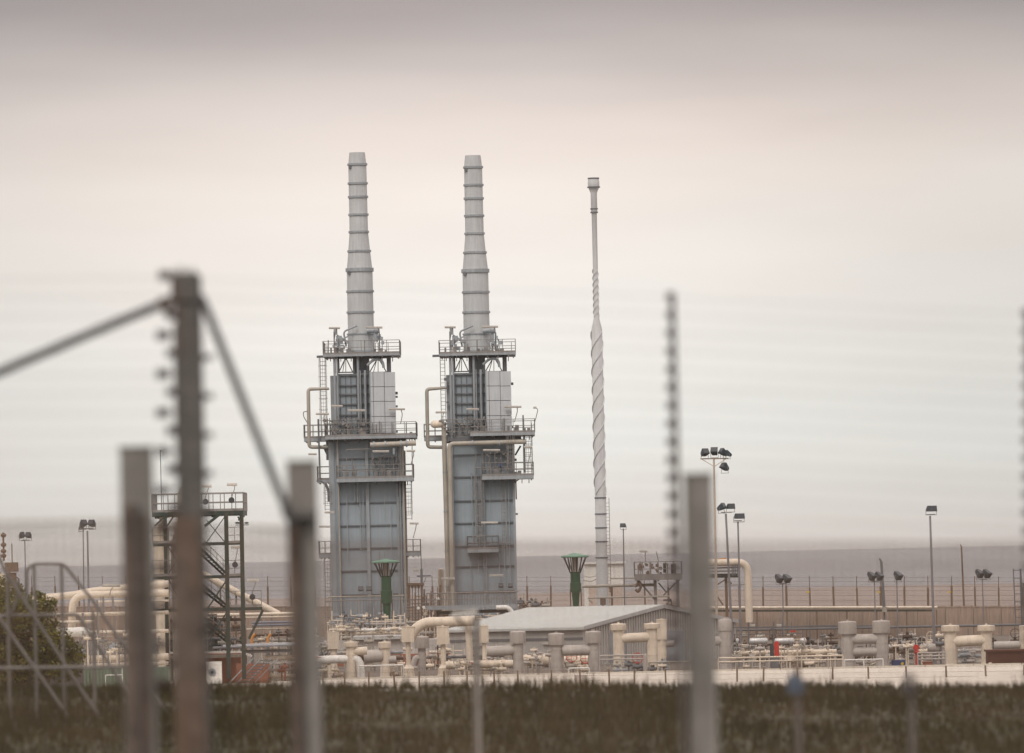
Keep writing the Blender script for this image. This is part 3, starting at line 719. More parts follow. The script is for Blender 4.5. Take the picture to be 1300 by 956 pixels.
# ================================================================ SHED
d0, d1 = 480.0, 500.0
NE = P(740, 797, d0); AP = P(838.5, 770, d0+9); FE_ = None
ridge_z = AP.z
gv = (AP-NE); gv.z = 0                      # half gable vector (horizontal)
FE = NE + gv*2; FE.z = NE.z
back = Vector((-1, 0, 0)); 
RL = 166*489/F
Lv = Vector((-RL, -1.0, 0)) ; Lv2 = Vector((-RL*1.0, 0, 0))
lv = Vector((-gv.y*0 - RL, .35, 0))
t = thing('shed', (NE.x, NE.y, 0), 'long low shed with pale green grey sheet roof and ribbed gable end', 'shed')
A, B, C_ = NE, AP, FE
z0 = Vector((A.x, A.y, 0)); 
def g(v, z=0): return Vector((v.x, v.y, z))
mw = MB()
mw.add([g(A), A, B, C_, g(C_)], [(0,1,2,3,4)])
mw.add([g(A)+lv, A+lv, B+lv, C_+lv, g(C_)+lv], [(4,3,2,1,0)])
mw.add([g(A), A, A+lv, g(A)+lv], [(3,2,1,0)]); mw.add([g(C_), C_, C_+lv, g(C_)+lv], [(0,1,2,3)])
# ribs on gable
n = 62
nrm = gv.cross(Vector((0,0,1))).normalized()
if nrm.y > 0: nrm = -nrm
for i in range(1, n):
    f = i/n; p = g(A).lerp(g(C_), f); zt = A.z + (B.z-A.z)*(1-abs(2*f-1)) - .05
    mw.beam(p+nrm*.035+Vector((0,0,.0)), Vector((p.x, p.y, zt))+nrm*.035, .13, .09, up=nrm)
nl = 70; fn = Vector((0,-1,0))
for i in range(1, nl):
    p = g(A)+lv*(i/nl); mw.beam(p+fn*.035, Vector((p.x,p.y,A.z-.05))+fn*.035, .07, .05, up=fn)
mw.build('wall', 'clad', t)
ov = nrm*.25; ed = (A-B); ed = ed/ed.length*.25; ed2 = (C_-B); ed2 = ed2/ed2.length*.25
up1 = Vector((0,0,.07))
rf = MB(); lo = lv.normalized()*.3
for E, e in ((A, ed),(C_, ed2)):
    q = [B+ov+up1, E+e+ov+up1, E+e+lv+lo+up1, B+lv+lo+up1]
    q2 = [v-Vector((0,0,.1)) for v in q]
    rf.add(q+q2, [(0,1,2,3),(7,6,5,4),(0,4,5,1),(1,5,6,2),(2,6,7,3),(3,7,4,0)])
    for i in range(1, 60):       # standing ribs of the roof sheet
        a = (B+ov+up1).lerp(B+lv+lo+up1, i/60); b_ = (E+e+ov+up1).lerp(E+e+lv+lo+up1, i/60)
        rf.beam(a+Vector((0,0,.03)), b_+Vector((0,0,.03)), .06, .08)
rf.build('roof', 'roof', t)
fl = MB()
fl.beam(B+ov+up1*.3, A+ed+ov+up1*.3, .06, .26); fl.beam(B+ov+up1*.3, C_+ed2+ov+up1*.3, .06, .26); fl.beam(A+ed+ov-Vector((0,0,.02)), A+ed+lv+lo-Vector((0,0,.02)), .16, .16)
fl.build('fascia', 'flash', t)
fl = MB(); fl.beam(A+fn*.06-Vector((0,0,.75)), A+lv+fn*.06-Vector((0,0,.75)), .05, .18); fl.build('dark_sill', 'dsteel', t)
fl = MB()
for f0, f1 in ((.16,.26),(.52,.64)):
    for ff in (f0,):
        a = g(A).lerp(g(C_), f0); b_ = g(A).lerp(g(C_), f1); a.z = b_.z = 1.1
        fl.beam(a+nrm*.1, b_+nrm*.1, .06, 2.2, up=Vector((0,0,1)))
fl.build('door', 'steel', t)
for f in (.25, .55, .8):
    p = A+lv*f+fn*.15-Vector((0,0,1.05)); m_ = MB(); m_.beam(p-Vector((.5,0,0)), p+Vector((.5,0,0)), .16, .12); m_.build('light_fixture', 'fitting', t)
# ================================================================ PIPE RISERS (foreground manifold)
DM = 446
def riser(root, xc, ytop, ycap, rcap, rb, m, d=DM, square=False, ybot=856, ledge=None, neck=None):
    k = d/F; b = P(xc, ycap, d)
    mb = MB(); h = b.z
    pr = [(0, rb*1.12*k), (.12, rb*1.12*k), (.13, rb*k)]
    if neck:
        yn, rn = neck; hn = P(xc, yn, d).z; pr += [(hn-.25, rb*k), (hn, rn*k)]
        pr += [(h, rn*k)]
    else: pr += [(h, rb*k)]
    mb.lathe((b.x, b.y, 0), pr, 22); bo = mb.build('riser_pipe', m, root)
    # cladding bands
    bd = MB(); z = .5
    while z < h-.15:
        rr = (rb if not neck or z < P(xc, neck[0], d).z-.25 else neck[1])
        bd.lathe((b.x, b.y, z), [(0,(rr-.3)*k),(0,(rr+.35)*k),(.035,(rr+.35)*k),(.035,(rr-.3)*k)], 22); z += .55
    bd.build('band', m, bo)
    c = MB(); ht = (ycap-ytop)*k
    if square: 
        c.box((b.x, b.y, b.z+ht/2), 2*rcap*k, 2*rcap*k, ht); c.box((b.x, b.y, b.z+ht+.02), 2.12*rcap*k, 2.12*rcap*k, .05)
    else: c.lathe((b.x, b.y, b.z), [(0,rb*k*.9),(0,rcap*k),(.03,rcap*1.02*k),(ht*.93,rcap*1.02*k),(ht,rcap*.93*k),(ht+.03,rcap*.3*k)], 26)
    c.build('cap', m, bo)
    n_ = MB(); n_.lathe((b.x+.1*k, b.y, b.z+ht), [(0,.1),(.08,.1),(.081,.05),(.13,.05)], 10); n_.build('cap_nut', m, bo)
    return bo
def loop(label, cols, bridges, m='cream', d=DM, group='pipe risers in the manifold yard'):
    b = P(cols[0][0], 856, d)
    t = thing('pipe_riser_loop', (b.x, b.y, 0), label, 'pipework', group)
    for c in cols: riser(t, *c[:5], c[5] if len(c) > 5 and c[5] else m, d, **(c[6] if len(c) > 6 else {}))
    for br in bridges:
        pts, r_ = br[0], br[1]; mm_ = br[2] if len(br) > 2 else m
        mb = MB(); mb.ptube(pts, r_, d, (r_ if isinstance(r_, (int, float)) else max(r_))*1.6, 16, fs=7); o = mb.build('bridge_pipe', mm_, t)
    return t
# xc, ytop, ycap, rcap, rbody
loop('cream capped riser standing alone beside the thin grey lamp pole', [(423.5,803,824,7.3,4.5,'cream',dict(square=True))], [], d=452)
loop('wide white pipe turning down at its end beside a flat capped cream riser', [(445,815,821,9,6,'cream')],
     [([(404,838),(455,836),(458,850),(458.5,864)], 5.2,'white'), ([(447,827),(466,826)], 5,'cream'), ([(441,846),(441.4,866)], 3.6,'insul'), ([(418,844),(418.4,866)], 2.6,'cream')], d=444)
loop('flat capped cream riser joined on its left by a thick lagged grey pipe', [(488.5,815,823,8,6,'cream')], [([(462,834),(486,832.5)], 8.3,'insul'), ([(490,838),(503,837)], 4.5,'insul')], d=448)
loop('square capped cream riser at the foot of the white arched pipe', [(518,796,815,8,7.3,'cream',dict(square=True,neck=(844,3.2)))], [([(520,812),(528,797),(541,790),(556,790),(603,788)], 6.6,'cream')], d=452)
loop('lagged grey riser half hidden between two square capped cream risers', [(535.5,808,823,9.2,5,'insul')], [([(535,836),(528,835),(525,845)], 4.2,'insul')], d=455)
loop('square capped cream riser left of the blurred leaning angle post', [(562.5,796,818,7.8,7.3,'cream',dict(square=True,neck=(844,3.4)))], [], d=450)
loop('square capped cream riser right behind the blurred angle post', [(614.5,795,816,6,5.5,'cream',dict(square=True,neck=(840,2.6)))], [], d=450)
loop('lagged grey riser with a tapered pipe to its left, in front of the shed', [(657.5,801.5,817,10,6.7,'insul')], [([(618,827),(644,826),(655,825)], [6.6,6.6,4.6],'insul')])
loop('pair of lagged grey risers joined by one pipe, in front of the shed', [(706.3,804,819,10,7.4,'insul'),(753,801.5,816.5,10,6.8,'insul')], [([(713,826.5),(716,826),(744,825.3),(752,825)], [4.6,6.8,6.8,4.6],'insul')])
loop('pair of cream risers with flat caps before the shed gable', [(785,792,800,10,7.1,'cream'),(827.5,791.5,798,10,6.8,'cream')], [([(788,810.5),(820,809),(827,809)], 6.2,'cream')], d=452)
loop('tall cream box riser just right of the pair before the shed gable', [(840,787,812,6.4,6,'cream',dict(square=True))], [([(836,818),(856,817)], 4,'insul')], d=458)
loop('lagged riser partly hidden behind the right grey fence post', [(920.5,786,801,8.6,7.6,'insul')], [([(908,814),(921,813)], 6,'insul')], d=448)
loop('pair of lagged grey risers with drum caps and two stacked bridging pipes', [(1076,789,805,11.5,8,'insul'),(1119,788,803.5,11.2,8.2,'insul')], [([(1080,811.5),(1112,811),(1119,810.5)], 6.4,'insul'),([(1080,828),(1116,827)], 5.4,'insul')])
loop('pair of cream risers with flat caps and one bridge, right of the tall lamp pole', [(1206.5,794,801.5,11.3,7.6,'cream'),(1252,794,801,11,7,'cream')], [([(1209,814.5),(1246,812.8),(1252,812.6)], 6.9,'cream')])
loop('rounded white riser at the right edge above the brown box', [(1304,794,800,10,10,'cream')], [([(1262,819.5),(1296,818.5)], 5,'insul')], d=452)
# ---- long pipes and valve runs
def valve_run(label, x0, x1, y0, y1, d, seed, n=14, mats=('cream','tan','insul','cream'), main=None, wheels=3):
    random.seed(seed); b = P((x0+x1)/2, 856, d); k = d/F
    t = thing('valve_assembly', (b.x, b.y, 0), label, 'valves', 'valve assemblies in the yard')
    if main:
        for (ya, r_, mm_) in main:
            mb = MB(); mb.ptube([(x0, ya-(x0-(x0+x1)/2)*.0218),(x1, ya-(x1-(x0+x1)/2)*.0218)], r_, d, seg=16); o = mb.build('main_pipe', mm_, t)
            fg = MB(); x = x0+random.uniform(3, 9)
            while x < x1-2:
                a = P(x, ya-(x-(x0+x1)/2)*.0218, d)
                for q in (0, 1.6*k): fg.lathe(a+Vector((q,0,0)), [(0,(r_+1.4)*k),(.05,(r_+1.4)*k)], 16, axis=(1,0,0))
                x += random.uniform(9, 18)
            fg.build('flange', mm_, o)
    for i in range(n):
        x = random.uniform(x0+2, x1-2); y = random.uniform(y0, y1); c = P(x, y, d-random.uniform(.2, 1.2)); m_ = random.choice(mats); s = random.uniform(.14, .3)
        v = MB(); v.lathe(c-Vector((s*1.2,0,0)), [(0,s*.55),(s*.25,s*.55),(s*.3,s*.35),(s*.8,s*.55),(s*1.6,s*.55),(s*2.1,s*.35),(s*2.15,s*.55),(s*2.4,s*.55)], 12, axis=(1,0,0))
        v.lathe(c, [(0,s*.4),(s*.9,s*.35),(s*.92,s*.5),(s*1.05,s*.5),(s*1.06,s*.12),(s*1.25,s*.12)], 10)
        v.tube([c-Vector((0,0,s*.3)), Vector((c.x, c.y, .02))], s*.22, 8)
        o = v.build('valve', m_, t)
        if i < wheels:
            wv = MB(); R = s*1.2; zc = c+Vector((0,-.05,s*2.0)); tilt = random.choice((0, 1))
            pts = [zc+(Vector((R*math.cos(a), R*math.sin(a), 0)) if not tilt else Vector((R*math.cos(a), -.1, R*math.sin(a)))) for a in [2*PI*q/16 for q in range(17)]]
            wv.tube(pts, .025, 6)
            for q in (0, 4, 8, 12): wv.tube([zc, pts[q]], .018, 5)
            wv.build('handwheel', m_ if random.random() < .9 else 'red', o)
    sm = MB()
    for i in range(n):
        x = random.uniform(x0, x1); y = random.uniform(y0, y1+4); l = random.uniform(4, (x1-x0)*.35)
        if random.random() < .5: sm.ptube([(x, y), (min(x1, x+l), y-l*.02)], random.uniform(.5, 1.1), d+random.uniform(.3, 2), seg=6)
        else: sm.ptube([(x, y-random.uniform(4, 12)), (x, y), (min(x1, x+l*.5), y)], random.uniform(.4, .9), d+random.uniform(.3, 2), 2, 6)
    for i in range(n//2):
        x = random.uniform(x0, x1); q = P(x, random.uniform(y0-4, y1), d+random.uniform(.4, 2)); sm.tube([q, Vector((q.x, q.y, 0))], .05, 6)
    sm.build('small_pipework', mats[2], t)
    return t
valve_run('cream horizontal pipe with valves between the blurred angle post and the shed', 566, 652, 838, 850, 449, 31, 10, main=[(843.5,4.8,'cream')])
valve_run('cream flanged valve run between the two lagged risers before the shed', 663, 702, 828, 848, 450, 32, 10, main=[(838.5,7,'cream')], wheels=4)
valve_run('small cream valves and posts between the paired lagged risers', 716, 748, 836, 850, 451, 33, 8, main=[(838,5.5,'cream')])
valve_run('small valves under the cream twin riser loop', 764, 850, 838, 852, 451, 34, 13, mats=('dsteel','tan','steel','cream'))
valve_run('cluttered cream valves and handwheels beside the red extinguisher cabinet', 932, 1062, 819, 849, 452, 35, 34, main=[(829,3.6,'cream')], wheels=9)
valve_run('brownish valves at the foot of the drum capped risers', 1086, 1112, 838, 848, 450, 36, 6)
valve_run('grey lagged pipe with cream valves and red fittings right of the drum capped risers', 1128, 1196, 815, 846, 455, 37, 16, main=[(823,5.6,'insul')], mats=('cream','dsteel','insul','rust'), wheels=4)
valve_run('dark banked pipes seen beneath the bridge of the flat capped cream risers', 1216, 1246, 824, 846, 458, 38, 6, main=[(826,2.2,'insul'),(833,2.2,'steel'),(841,3.4,'tan')], mats=('dsteel','steel','insul'))
valve_run('mixed pipes and stub valves below the wide white pipe', 404, 436, 846, 862, 446, 39, 8)
valve_run('low cream valves between the lagged pipe and the square capped riser', 492, 512, 840, 858, 450, 40, 6)
valve_run('small pale pipework laid in front of the left tower', 418, 512, 796, 802, 520, 41, 14, main=[(800,2.2,'white'),(804,1.5,'cream')])
valve_run('grey and cream small pipes and valves at the foot of the left tower', 416, 514, 780, 812, 548, 81, 30, mats=('insul','steel','cream','dsteel'), main=[(793,1.6,'insul'),(806,2.0,'steel')], wheels=4)
valve_run('tangle of pale and dark pipes under the raised walkway', 516, 640, 780, 812, 548, 82, 34, mats=('insul','rust','cream','dsteel'), main=[(789,1.8,'tan'),(803,2.2,'insul')], wheels=4)
valve_run('short stub pipes and stems poking above the shed ridge at its left end', 655, 700, 762, 776, 560, 83, 12, mats=('rust','dsteel','tan'), wheels=1)
t = thing('white_bend', P(642, 800, 540), 'small white pipe bend just under the right end of the walkway', 'pipe')
mb = MB(); mb.ptube([(630,771.5),(645,771),(651,778),(652,800)], 3.0, 540, 8, 12); mb.build('pipe', 'white', t)
t = thing('cream_column', P(597, 855, 456), 'plain cream upright pipe directly behind the blurred angle post', 'pipe')
mb = MB(); mb.ptube([(594,782),(597.5,858)], 4.2, 456, seg=14); mb.build('pipe', 'cream', t)
valve_run('dark crowded pipes and stems behind the wide white pipe and flat capped riser', 404, 512, 806, 846, 476, 71, 26, mats=('dsteel','darkrust','tan','insul'), main=[(829,1.4,'steel'),(837,1.8,'darkrust')], wheels=3)
valve_run('dark valves and pipes behind the two square capped risers', 514, 640, 822, 850, 478, 72, 26, mats=('darkrust','dsteel','cream','insul'), main=[(834,1.6,'dsteel')], wheels=3)
valve_run('crowded dark stub pipes at the foot of the shed wall', 640, 762, 824, 850, 476, 73, 22, mats=('darkrust','dsteel','insul','cream'), main=[(846,1.2,'dsteel')], wheels=3)
valve_run('dark tangle of small pipes behind the silver drums', 930, 1064, 806, 846, 478, 74, 38, mats=('darkrust','dsteel','rust','tan'), main=[(818,1.4,'darkrust'),(838,1.8,'darkrust')], wheels=4)
valve_run('row of dark valve stems behind the lagged pipe at right', 1128, 1200, 806, 842, 478, 75, 22, mats=('darkrust','dsteel','cream','insul'), main=[(811,1.1,'dsteel')], wheels=3)
valve_run('brown pipes and stems seen between the drum capped risers and the red cabinet', 1040, 1130, 812, 846, 480, 76, 16, mats=('darkrust','tan','dsteel','rust'), main=[(835,2,'darkrust')])
valve_run('dark pipes and stems below the brown hut and rounded riser', 1254, 1310, 804, 824, 480, 77, 10, mats=('darkrust','dsteel','insul','tan'))
valve_run('dark pipework and posts filling the space behind the green stair structure', 200, 312, 776, 830, 456, 84, 40, mats=('darkrust','dsteel','rust','green'), main=[(787,2.2,'darkrust'),(800,1.8,'dsteel'),(822,2.6,'darkrust')], wheels=4)
valve_run('brown and pale pipework between the orange bent pipes and middle fence post', 318, 404, 800, 826, 458, 85, 24, mats=('darkrust','tan','cream','dsteel'), main=[(806,1.4,'darkrust'),(813,1.6,'tan')], wheels=3)
# silver drums
random.seed(3)
for i, (x0, x1, lab) in enumerate(((951,975,'left silver pipe drum above the valves, left of the red cabinet'),(983,1008.5,'middle silver pipe drum directly above the red cabinet'),(1015,1024,'short silver pipe drum at the right end of the row'),(934,938.5,'tiny silver pipe drum between the two thin lamp poles'))):
    d = 462; k = d/F; a = P(x0, 814, d); b = P(x1, 813.6, d); L_ = (b-a).length
    t = thing('pipe_drum', (a.x, a.y, 0), lab, 'tank', 'silver drums on the pipe rack')
    mb = MB(); mb.lathe(a, [(0,.05),(.04,.16),(.12,.21),(L_-.12,.21),(L_-.04,.16),(L_,.05)], 18, axis=(b-a)); mb.build('drum', 'silver', t)
    mb = MB()
    for f in (.2, .8): q = a.lerp(b, f); mb.box((q.x, q.y, q.z/2), .09, .3, q.z); 
    mb.build('stand', 'dsteel', t)
mb = MB(); t = thing('drum_rack', P(978, 850, 464)*1, 'dark steel frame with upright posts behind the silver drums', 'pipe rack'); 
for x in (950, 960, 982, 993, 1005, 1028): mb.pbeam((x,790),(x+1,851), 2. if x in (950,982) else 1., 464)
mb.pbeam((930,797),(1062,794), 1.4, 464); mb.pbeam((930,806),(1018,804), .9, 464); mb.build('frame', 'dsteel', t)
mb = MB()
for x in (938,945,956,964,971,986,990,997,1002): mb.ptube([(x,random.uniform(784,792)),(x+.4,797)], .5, 464, seg=5)
mb.build('stub_pipe', 'rail', t)
for x in (955.5, 989): lamp_bar(t, x-3, x+3, 793.5, 463.5)
mb = MB(); mb.pbeam((1003,802),(1010,801), 2.2, 463.5); mb.build('red_lever', 'red', t)
# red cabinet
t = thing('extinguisher_cabinet', P(985, 834, 449), 'upright red extinguisher cabinet with dark side among the cream valves', 'cabinet')
mb = MB(); mb.pbox(983, 817, 989, 834, 449, .3); mb.lathe(P(986,817,449.15)-Vector((0,.14,0)), [(0,.155),(.28,.155)], 16, axis=(0,1,0)); mb.build('body', 'red', t)
mb = MB(); mb.pbox(977.5, 819, 982.6, 834, 449.02, .28); mb.build('side_box', 'dark', t)
mb = MB(); mb.pbox(978, 834, 989, 850, 449.05, .2); mb.build('stand', 'dsteel', t)
# blue box
t = thing('junction_box', P(1140, 848, 447), 'dark blue box with a yellow disc at the foot of the lagged pipe', 'box')
mb = MB(); mb.pbox(1132, 838, 1149, 847.5, 447, .4); mb.pbox(1134, 847, 1136, 853, 447.1, .2); mb.pbox(1145, 847, 1147, 853, 447.1, .2); mb.build('housing', 'bluep', t)
mb = MB(); mb.lathe(P(1145.5,842.5,446.99), [(0,.1),(.03,.1)], 14, axis=(0,-1,0)); mb.build('disc', 'yellow', t)
# small red cabinet/valve
t = thing('red_valve', P(1163, 830, 450), 'small red valve wheel beside the lagged pipe, near the tall lamp pole', 'valve')
mb = MB(); mb.lathe(P(1163,822,450), [(0,.2),(.1,.2)], 14, axis=(0,-1,0)); mb.tube([P(1163,822,450), P(1163.5,852,450)], .06, 8); mb.lathe(P(1161,828,450), [(0,.12),(.3,.12)], 10, axis=(1,0,0)); mb.build('body', 'red', t)
t = thing('pink_crate', P(1179, 848, 447), 'pale red tarpaulin covered crate lying at the yard edge', 'crate')
mb = MB(); mb.pbox(1172, 841, 1184, 851, 447, .8); mb.pbox(1171.5, 839.8, 1184.5, 841, 446.95, .9); mb.build('crate', 'redbrown', t)
# brown hut at right edge
t = thing('brown_hut', P(1282, 850, 441), 'dark brown low hut with a flat overhanging lid at the right edge', 'hut')
mb = MB(); mb.pbox(1254.5, 827, 1324, 853, 441, 2.2); mb.build('wall', 'brown', t)
mb = MB(); mb.pbox(1252.5, 824.6, 1326, 827, 440.85, 2.5); mb.build('roof', 'brown', t)
mb = MB(); mb.pbox(1255.5, 841, 1259, 848, 440.8, .2); mb.build('socket_box', 'cream', t)
# ---- handrails in yard
def handrail(label, x0, x1, y, d, step=1.6, m='white', drop=None, rails=(0, 5)):
    a = P(x0, y, d); b = P(x1, y-(x1-x0)*.0218, d); n = max(1, round((b-a).length/step))
    t = thing('handrail', ((a.x+b.x)/2, a.y, 0), label, 'handrail', 'handrails round the manifold')
    mb = MB()
    for k_ in rails: mb.tube([a-Vector((0,0,k_*d/F)), b-Vector((0,0,k_*d/F))], .05, 8)
    mb.build('rail', m, t)
    for i in range(n+1):
        p = a.lerp(b, i/n); q = MB(); q.tube([p, Vector((p.x, p.y, 0))], .045, 8); q.build('post', m, t)
handrail('thin white handrail between the white pipe end and the cream risers', 455, 512, 845.5, 443.5, rails=(0,))
handrail('short pale handrail beside the pair of lagged risers', 722, 748, 848.5, 443, rails=(0,))
handrail('double pale handrail in front of the flat capped twin cream risers', 761, 817, 832.5, 443.5, m='insul')
handrail('brown handrail just left of the right grey fence post', 824, 876, 841, 443.5, m='tan', rails=(0,))
handrail('long cream handrail along the valves by the red cabinet', 912, 1070, 835.5, 443.5, step=2.4, m='cream')
handrail('white handrail under the stacked bridging pipes', 1072, 1121, 838, 443.2, m='white', rails=(0,))
handrail('grey handrail between the lamp pole and the cream risers', 1165, 1200, 829, 444, m='insul', rails=(0,4,8))
# grey posts, small box
for (x, y0, w_, lab, mm_) in ((819.3,830,4.4,'stout grey bollard in front of the twin cream risers','insul'),(737,856.5,16,'grey drum standing on the apron edge below the paired risers','insul')):
    d = 443 if w_ < 10 else 410
    t = thing('bollard' if w_ < 10 else 'grey_drum', P(x, 858, d), lab, 'bollard' if w_ < 10 else 'drum')
    c = P(x, y0, d); mb = MB(); r_ = w_/2*d/F; mb.lathe((c.x, c.y, 0.12), [(0,r_),(c.z-.2,r_),(c.z-.15,r_*1.06),(c.z-.12,r_*.9)], 18); mb.build('body', mm_, t)
# ---- low post-and-wire fence on the apron
DP = 404
r = thing('post_fence', P(700, 870, DP), 'row of thin rusty posts with wires standing on the pale concrete apron', 'fence')
px_ = [410,437,468,500,532,563.5,593,627,657,700,736,773,805.4,844.6,890,935.7,969.5,1012,1057,1102,1150,1200.8,1250.8,1300]
prev = None; wm = MB()
for x in px_:
    y = 853 - (x-470)*.0105
    p = P(x, y, DP); ll = random.uniform(-.03, .03)
    mb = MB(); mb.beam((p.x+ll, p.y, .1), p, .10); mb.build('fence_post', 'rust', r)
    if prev is not None:
        for h in (.05, .35, .65, .95): wm.tube([prev-Vector((0,0,h)), p-Vector((0,0,h))], .008, 4)
    prev = p
wm.build('wires', 'rust', r)
# ================================================================ PIPE RACK RIGHT OF FLARE
DR = 560
t = thing('pipe_rack', P(832, 780, DR), 'raised pipe rack with railed valve platform right of the flare stack', 'pipe rack')
platform(t, 806, 866, 731, DR, 0, 3, .35, step=.6, m='rail')
mb = MB(); mb.pbeam((831.5,734),(834,815), 4, DR+.8); mb.pbeam((860,734),(862,815), 4, DR+.8); mb.build('column', 'rail', t)
mb = MB(); mb.pbeam((810,736),(831,761), 2, DR+.8); mb.pbeam((836,740),(846,752), 1.8, DR+.8); mb.pbeam((858,740),(842,756), 1.6, DR+.8); mb.pbeam((842,762),(852,762), 2, DR+.8); mb.pbeam((851,760),(855,775), 2, DR+.8); mb.pbeam((850,762),(844,772), 1.2, DR+.8); mb.build('brace', 'dsteel', t)
mb = MB(); mb.ptube([(739,744.5),(830,742.5)], 1.9, DR+1, seg=10); mb.ptube([(746,759),(850,757)], 1.1, DR+.5, seg=8); mb.ptube([(774,734.5),(808,734)], .9, DR+.6, seg=6); mb.ptube([(748,761),(752.5,766)], 1.3, DR+.5, seg=6); mb.build('pipe', 'tan', t)
mb = MB(); random.seed(9)
for i in range(20):
    x = random.uniform(812, 850); y = random.uniform(716, 728); s = random.uniform(1, 2.2); mb.pbox(x-s, y-s, x+s, y+s, DR+random.uniform(.3, 2), .3)
for x in (810, 812.5, 826, 836, 847.5): mb.ptube([(x,random.uniform(712,718)),(x+.3,731)], .6, DR+.5, seg=6)
mb.ptube([(806,745),(812,738),(814,745),(810,752),(807,748)], 1.8, DR+.3, 3, 8)
mb.ptube([(833,700),(836,712),(835,718)], .4, DR+.4, 3, 5)
mb.build('valve_cluster', 'rust', t)
mb = MB(); mb.pbox(842, 715, 846, 727, DR+.4, .3); mb.pbox(852, 716, 858, 728, DR+.4, .3); mb.build('instrument_box', 'green', t)
lamp_bar(t, 812, 822, 699.5, DR+.2, [(819,706),(820,714)])
for i, (x0,x1,y,lab) in enumerate(((778,792,738,'lone'),)):
    pass
# pump/motor by flare base
t = thing('knockout_pump', P(765, 800, 590), 'small rusty pump with curved pipe at the foot of the flare stack', 'pump')
mb = MB(); mb.pbox(762, 759, 769, 768, 590, .5); mb.lathe(P(776,752,590), [(0,.15),(.5,.15)], 10); mb.ptube([(773,744),(777,752),(777.5,772)], 1.1, 590, 2, 8); mb.pcyl(766, 768, 815, 1.5, 590); mb.pcyl(777.6, 770, 815, 1.2, 590); mb.build('body', 'rust', t)
# right rack with gooseneck
t = thing('gooseneck_rack', P(925, 800, 540), 'steel rack carrying a thick cream pipe that bends down beside lamp poles', 'pipe rack')
mb = MB(); mb.ptube([(880,715),(949,713.5),(951.3,790)], 4.6, 540, 14, 16, fs=10); mb.build('gooseneck_pipe', 'cream', t)
mb = MB(); mb.pbeam((880,731.5),(937,730.5), 5, 540.6); mb.build('beam', 'green', t)
mb = MB(); mb.pbeam((921.5,730),(924,815), 3.6, 540.8); mb.pbeam((911,742),(922,735), 1.6, 540.6); mb.pbeam((925,738),(928,742), 4, 540.6); mb.pbeam((911,758),(918,768), 2, 540.6); mb.build('column', 'rust', t)
mb = MB(); mb.ptube([(884,722),(940,720)], 1, 540.4, seg=8); mb.ptube([(884,726),(938,724.5)], .9, 540.2, seg=8); mb.ptube([(925,743),(948,742)], .6, 540, seg=6); mb.build('small_pipe', 'rail', t)
mb = MB()
for x in (929.5,931.5,933.5,936): mb.ptube([(x,717),(x+.1,731)], .7, 539.7, seg=6)
mb.build('pipe_hanger', 'dsteel', t)
mb = MB(); mb.pbeam((912,710),(922,709), 1.6, 540); mb.build('orange_tag', 'orange', t)
# ================================================================ WALKWAY BETWEEN TOWERS AND YARD
DK = 545
t = thing('walkway', P(600, 800, DK), 'raised grey walkway with picket railing and green beam at the right tower foot', 'walkway')
mb = MB(); mb.pbeam((541,772),(655,769.5), 6, DK, 5); mb.build('deck', 'steel', t)
mb = MB(); mb.pbeam((557,778),(648,775), 4, DK+.3, 4.2); mb.build('beam', 'green', t)
mb = MB()
for i in range(34):
    x = 542+i*3.4; mb.ptube([(x,754-(i*3.4)*.02),(x+.3,770-(i*3.4)*.02)], .55, DK-.1, seg=5)
mb.ptube([(541,753.5),(658,751)], .8, DK-.1, seg=6); mb.ptube([(541,762),(656,759.5)], .5, DK-.1, seg=6); mb.build('railing', 'rail', t)
mb = MB()
for x, m_ in ((638.5,0),(588.5,0),(556.5,0)): mb.pbeam((x-.5,775),(x+.8,832), 5.5 if x > 600 else 3.6, DK+.3)
mb.build('column', 'green', t)
mb = MB(); mb.pbeam((636,778),(621,796), 2, DK+.2); mb.pbeam((560,782),(585,815), 2, DK+.2); mb.build('brace', 'dsteel', t)
# clutter between the towers
t = thing('lamp_cluster', P(535, 800, 570), 'thin pole with crossbar lamp and grey cabinets between the two towers', 'light pole')
mb = MB(); mb.pbeam((535,722),(536.5,815), 3, 570); mb.ptube([(534,690),(535,724)], .6, 570, seg=6); mb.pbeam((529,731.5),(547,731), 1.8, 570); mb.pbeam((538,740),(541,733), .8, 570); mb.build('pole', 'dsteel', t)
lamp_bar(t, 524.5, 532, 723.5, 569.8)
lamp_bar(t, 528, 541.5, 756, 569.5)
t = thing('manifold_bank', P(530, 815, 568), 'bank of upright brown valve stems and small pipes between the two towers', 'pipework')
mb = MB(); random.seed(15)
for i in range(26):
    x = random.uniform(517, 560); mb.ptube([(x,random.uniform(742,775)),(x+.8,815)], random.uniform(.5,1.1), 568+random.random()*3, seg=6)
for i in range(5):
    x = 519.5+i*4.; mb.lathe(P(x,747,567), [(0,.1),(.2,.12),(.25,.2),(.45,.2)], 8); mb.ptube([(x,746),(x+.5,800)], .6, 567, seg=6)
mb.build('valve_stem', 'rust', t)
mb = MB()
for i in range(9):
    y = 762+i*4.2; mb.ptube([(516,y),(560,y-1)], random.uniform(.5,1.2), 568.5+random.random(), seg=6)
mb.build('pipe_bank', 'rail', t)
mb = MB()
for x, y in ((538,771),(531,772),(556,760)): mb.lathe(P(x,y,566.5), [(0,.13),(.12,.12)], 12, axis=(0,-1,0))
mb.build('gauge', 'white', t)
t = thing('cream_vessel', P(560, 800, 610), 'narrow cream upright vessel just left of the buff pipes', 'tank')
mb = MB(); kv = 610/F; c = P(560.5, 757, 610); mb.lathe((c.x, c.y, 0), [(0,4.3*kv),(c.z+2.2,4.3*kv),(c.z+2.4,3.4*kv),(c.z+2.5,1*kv)], 18); mb.build('shell', 'cream', t)
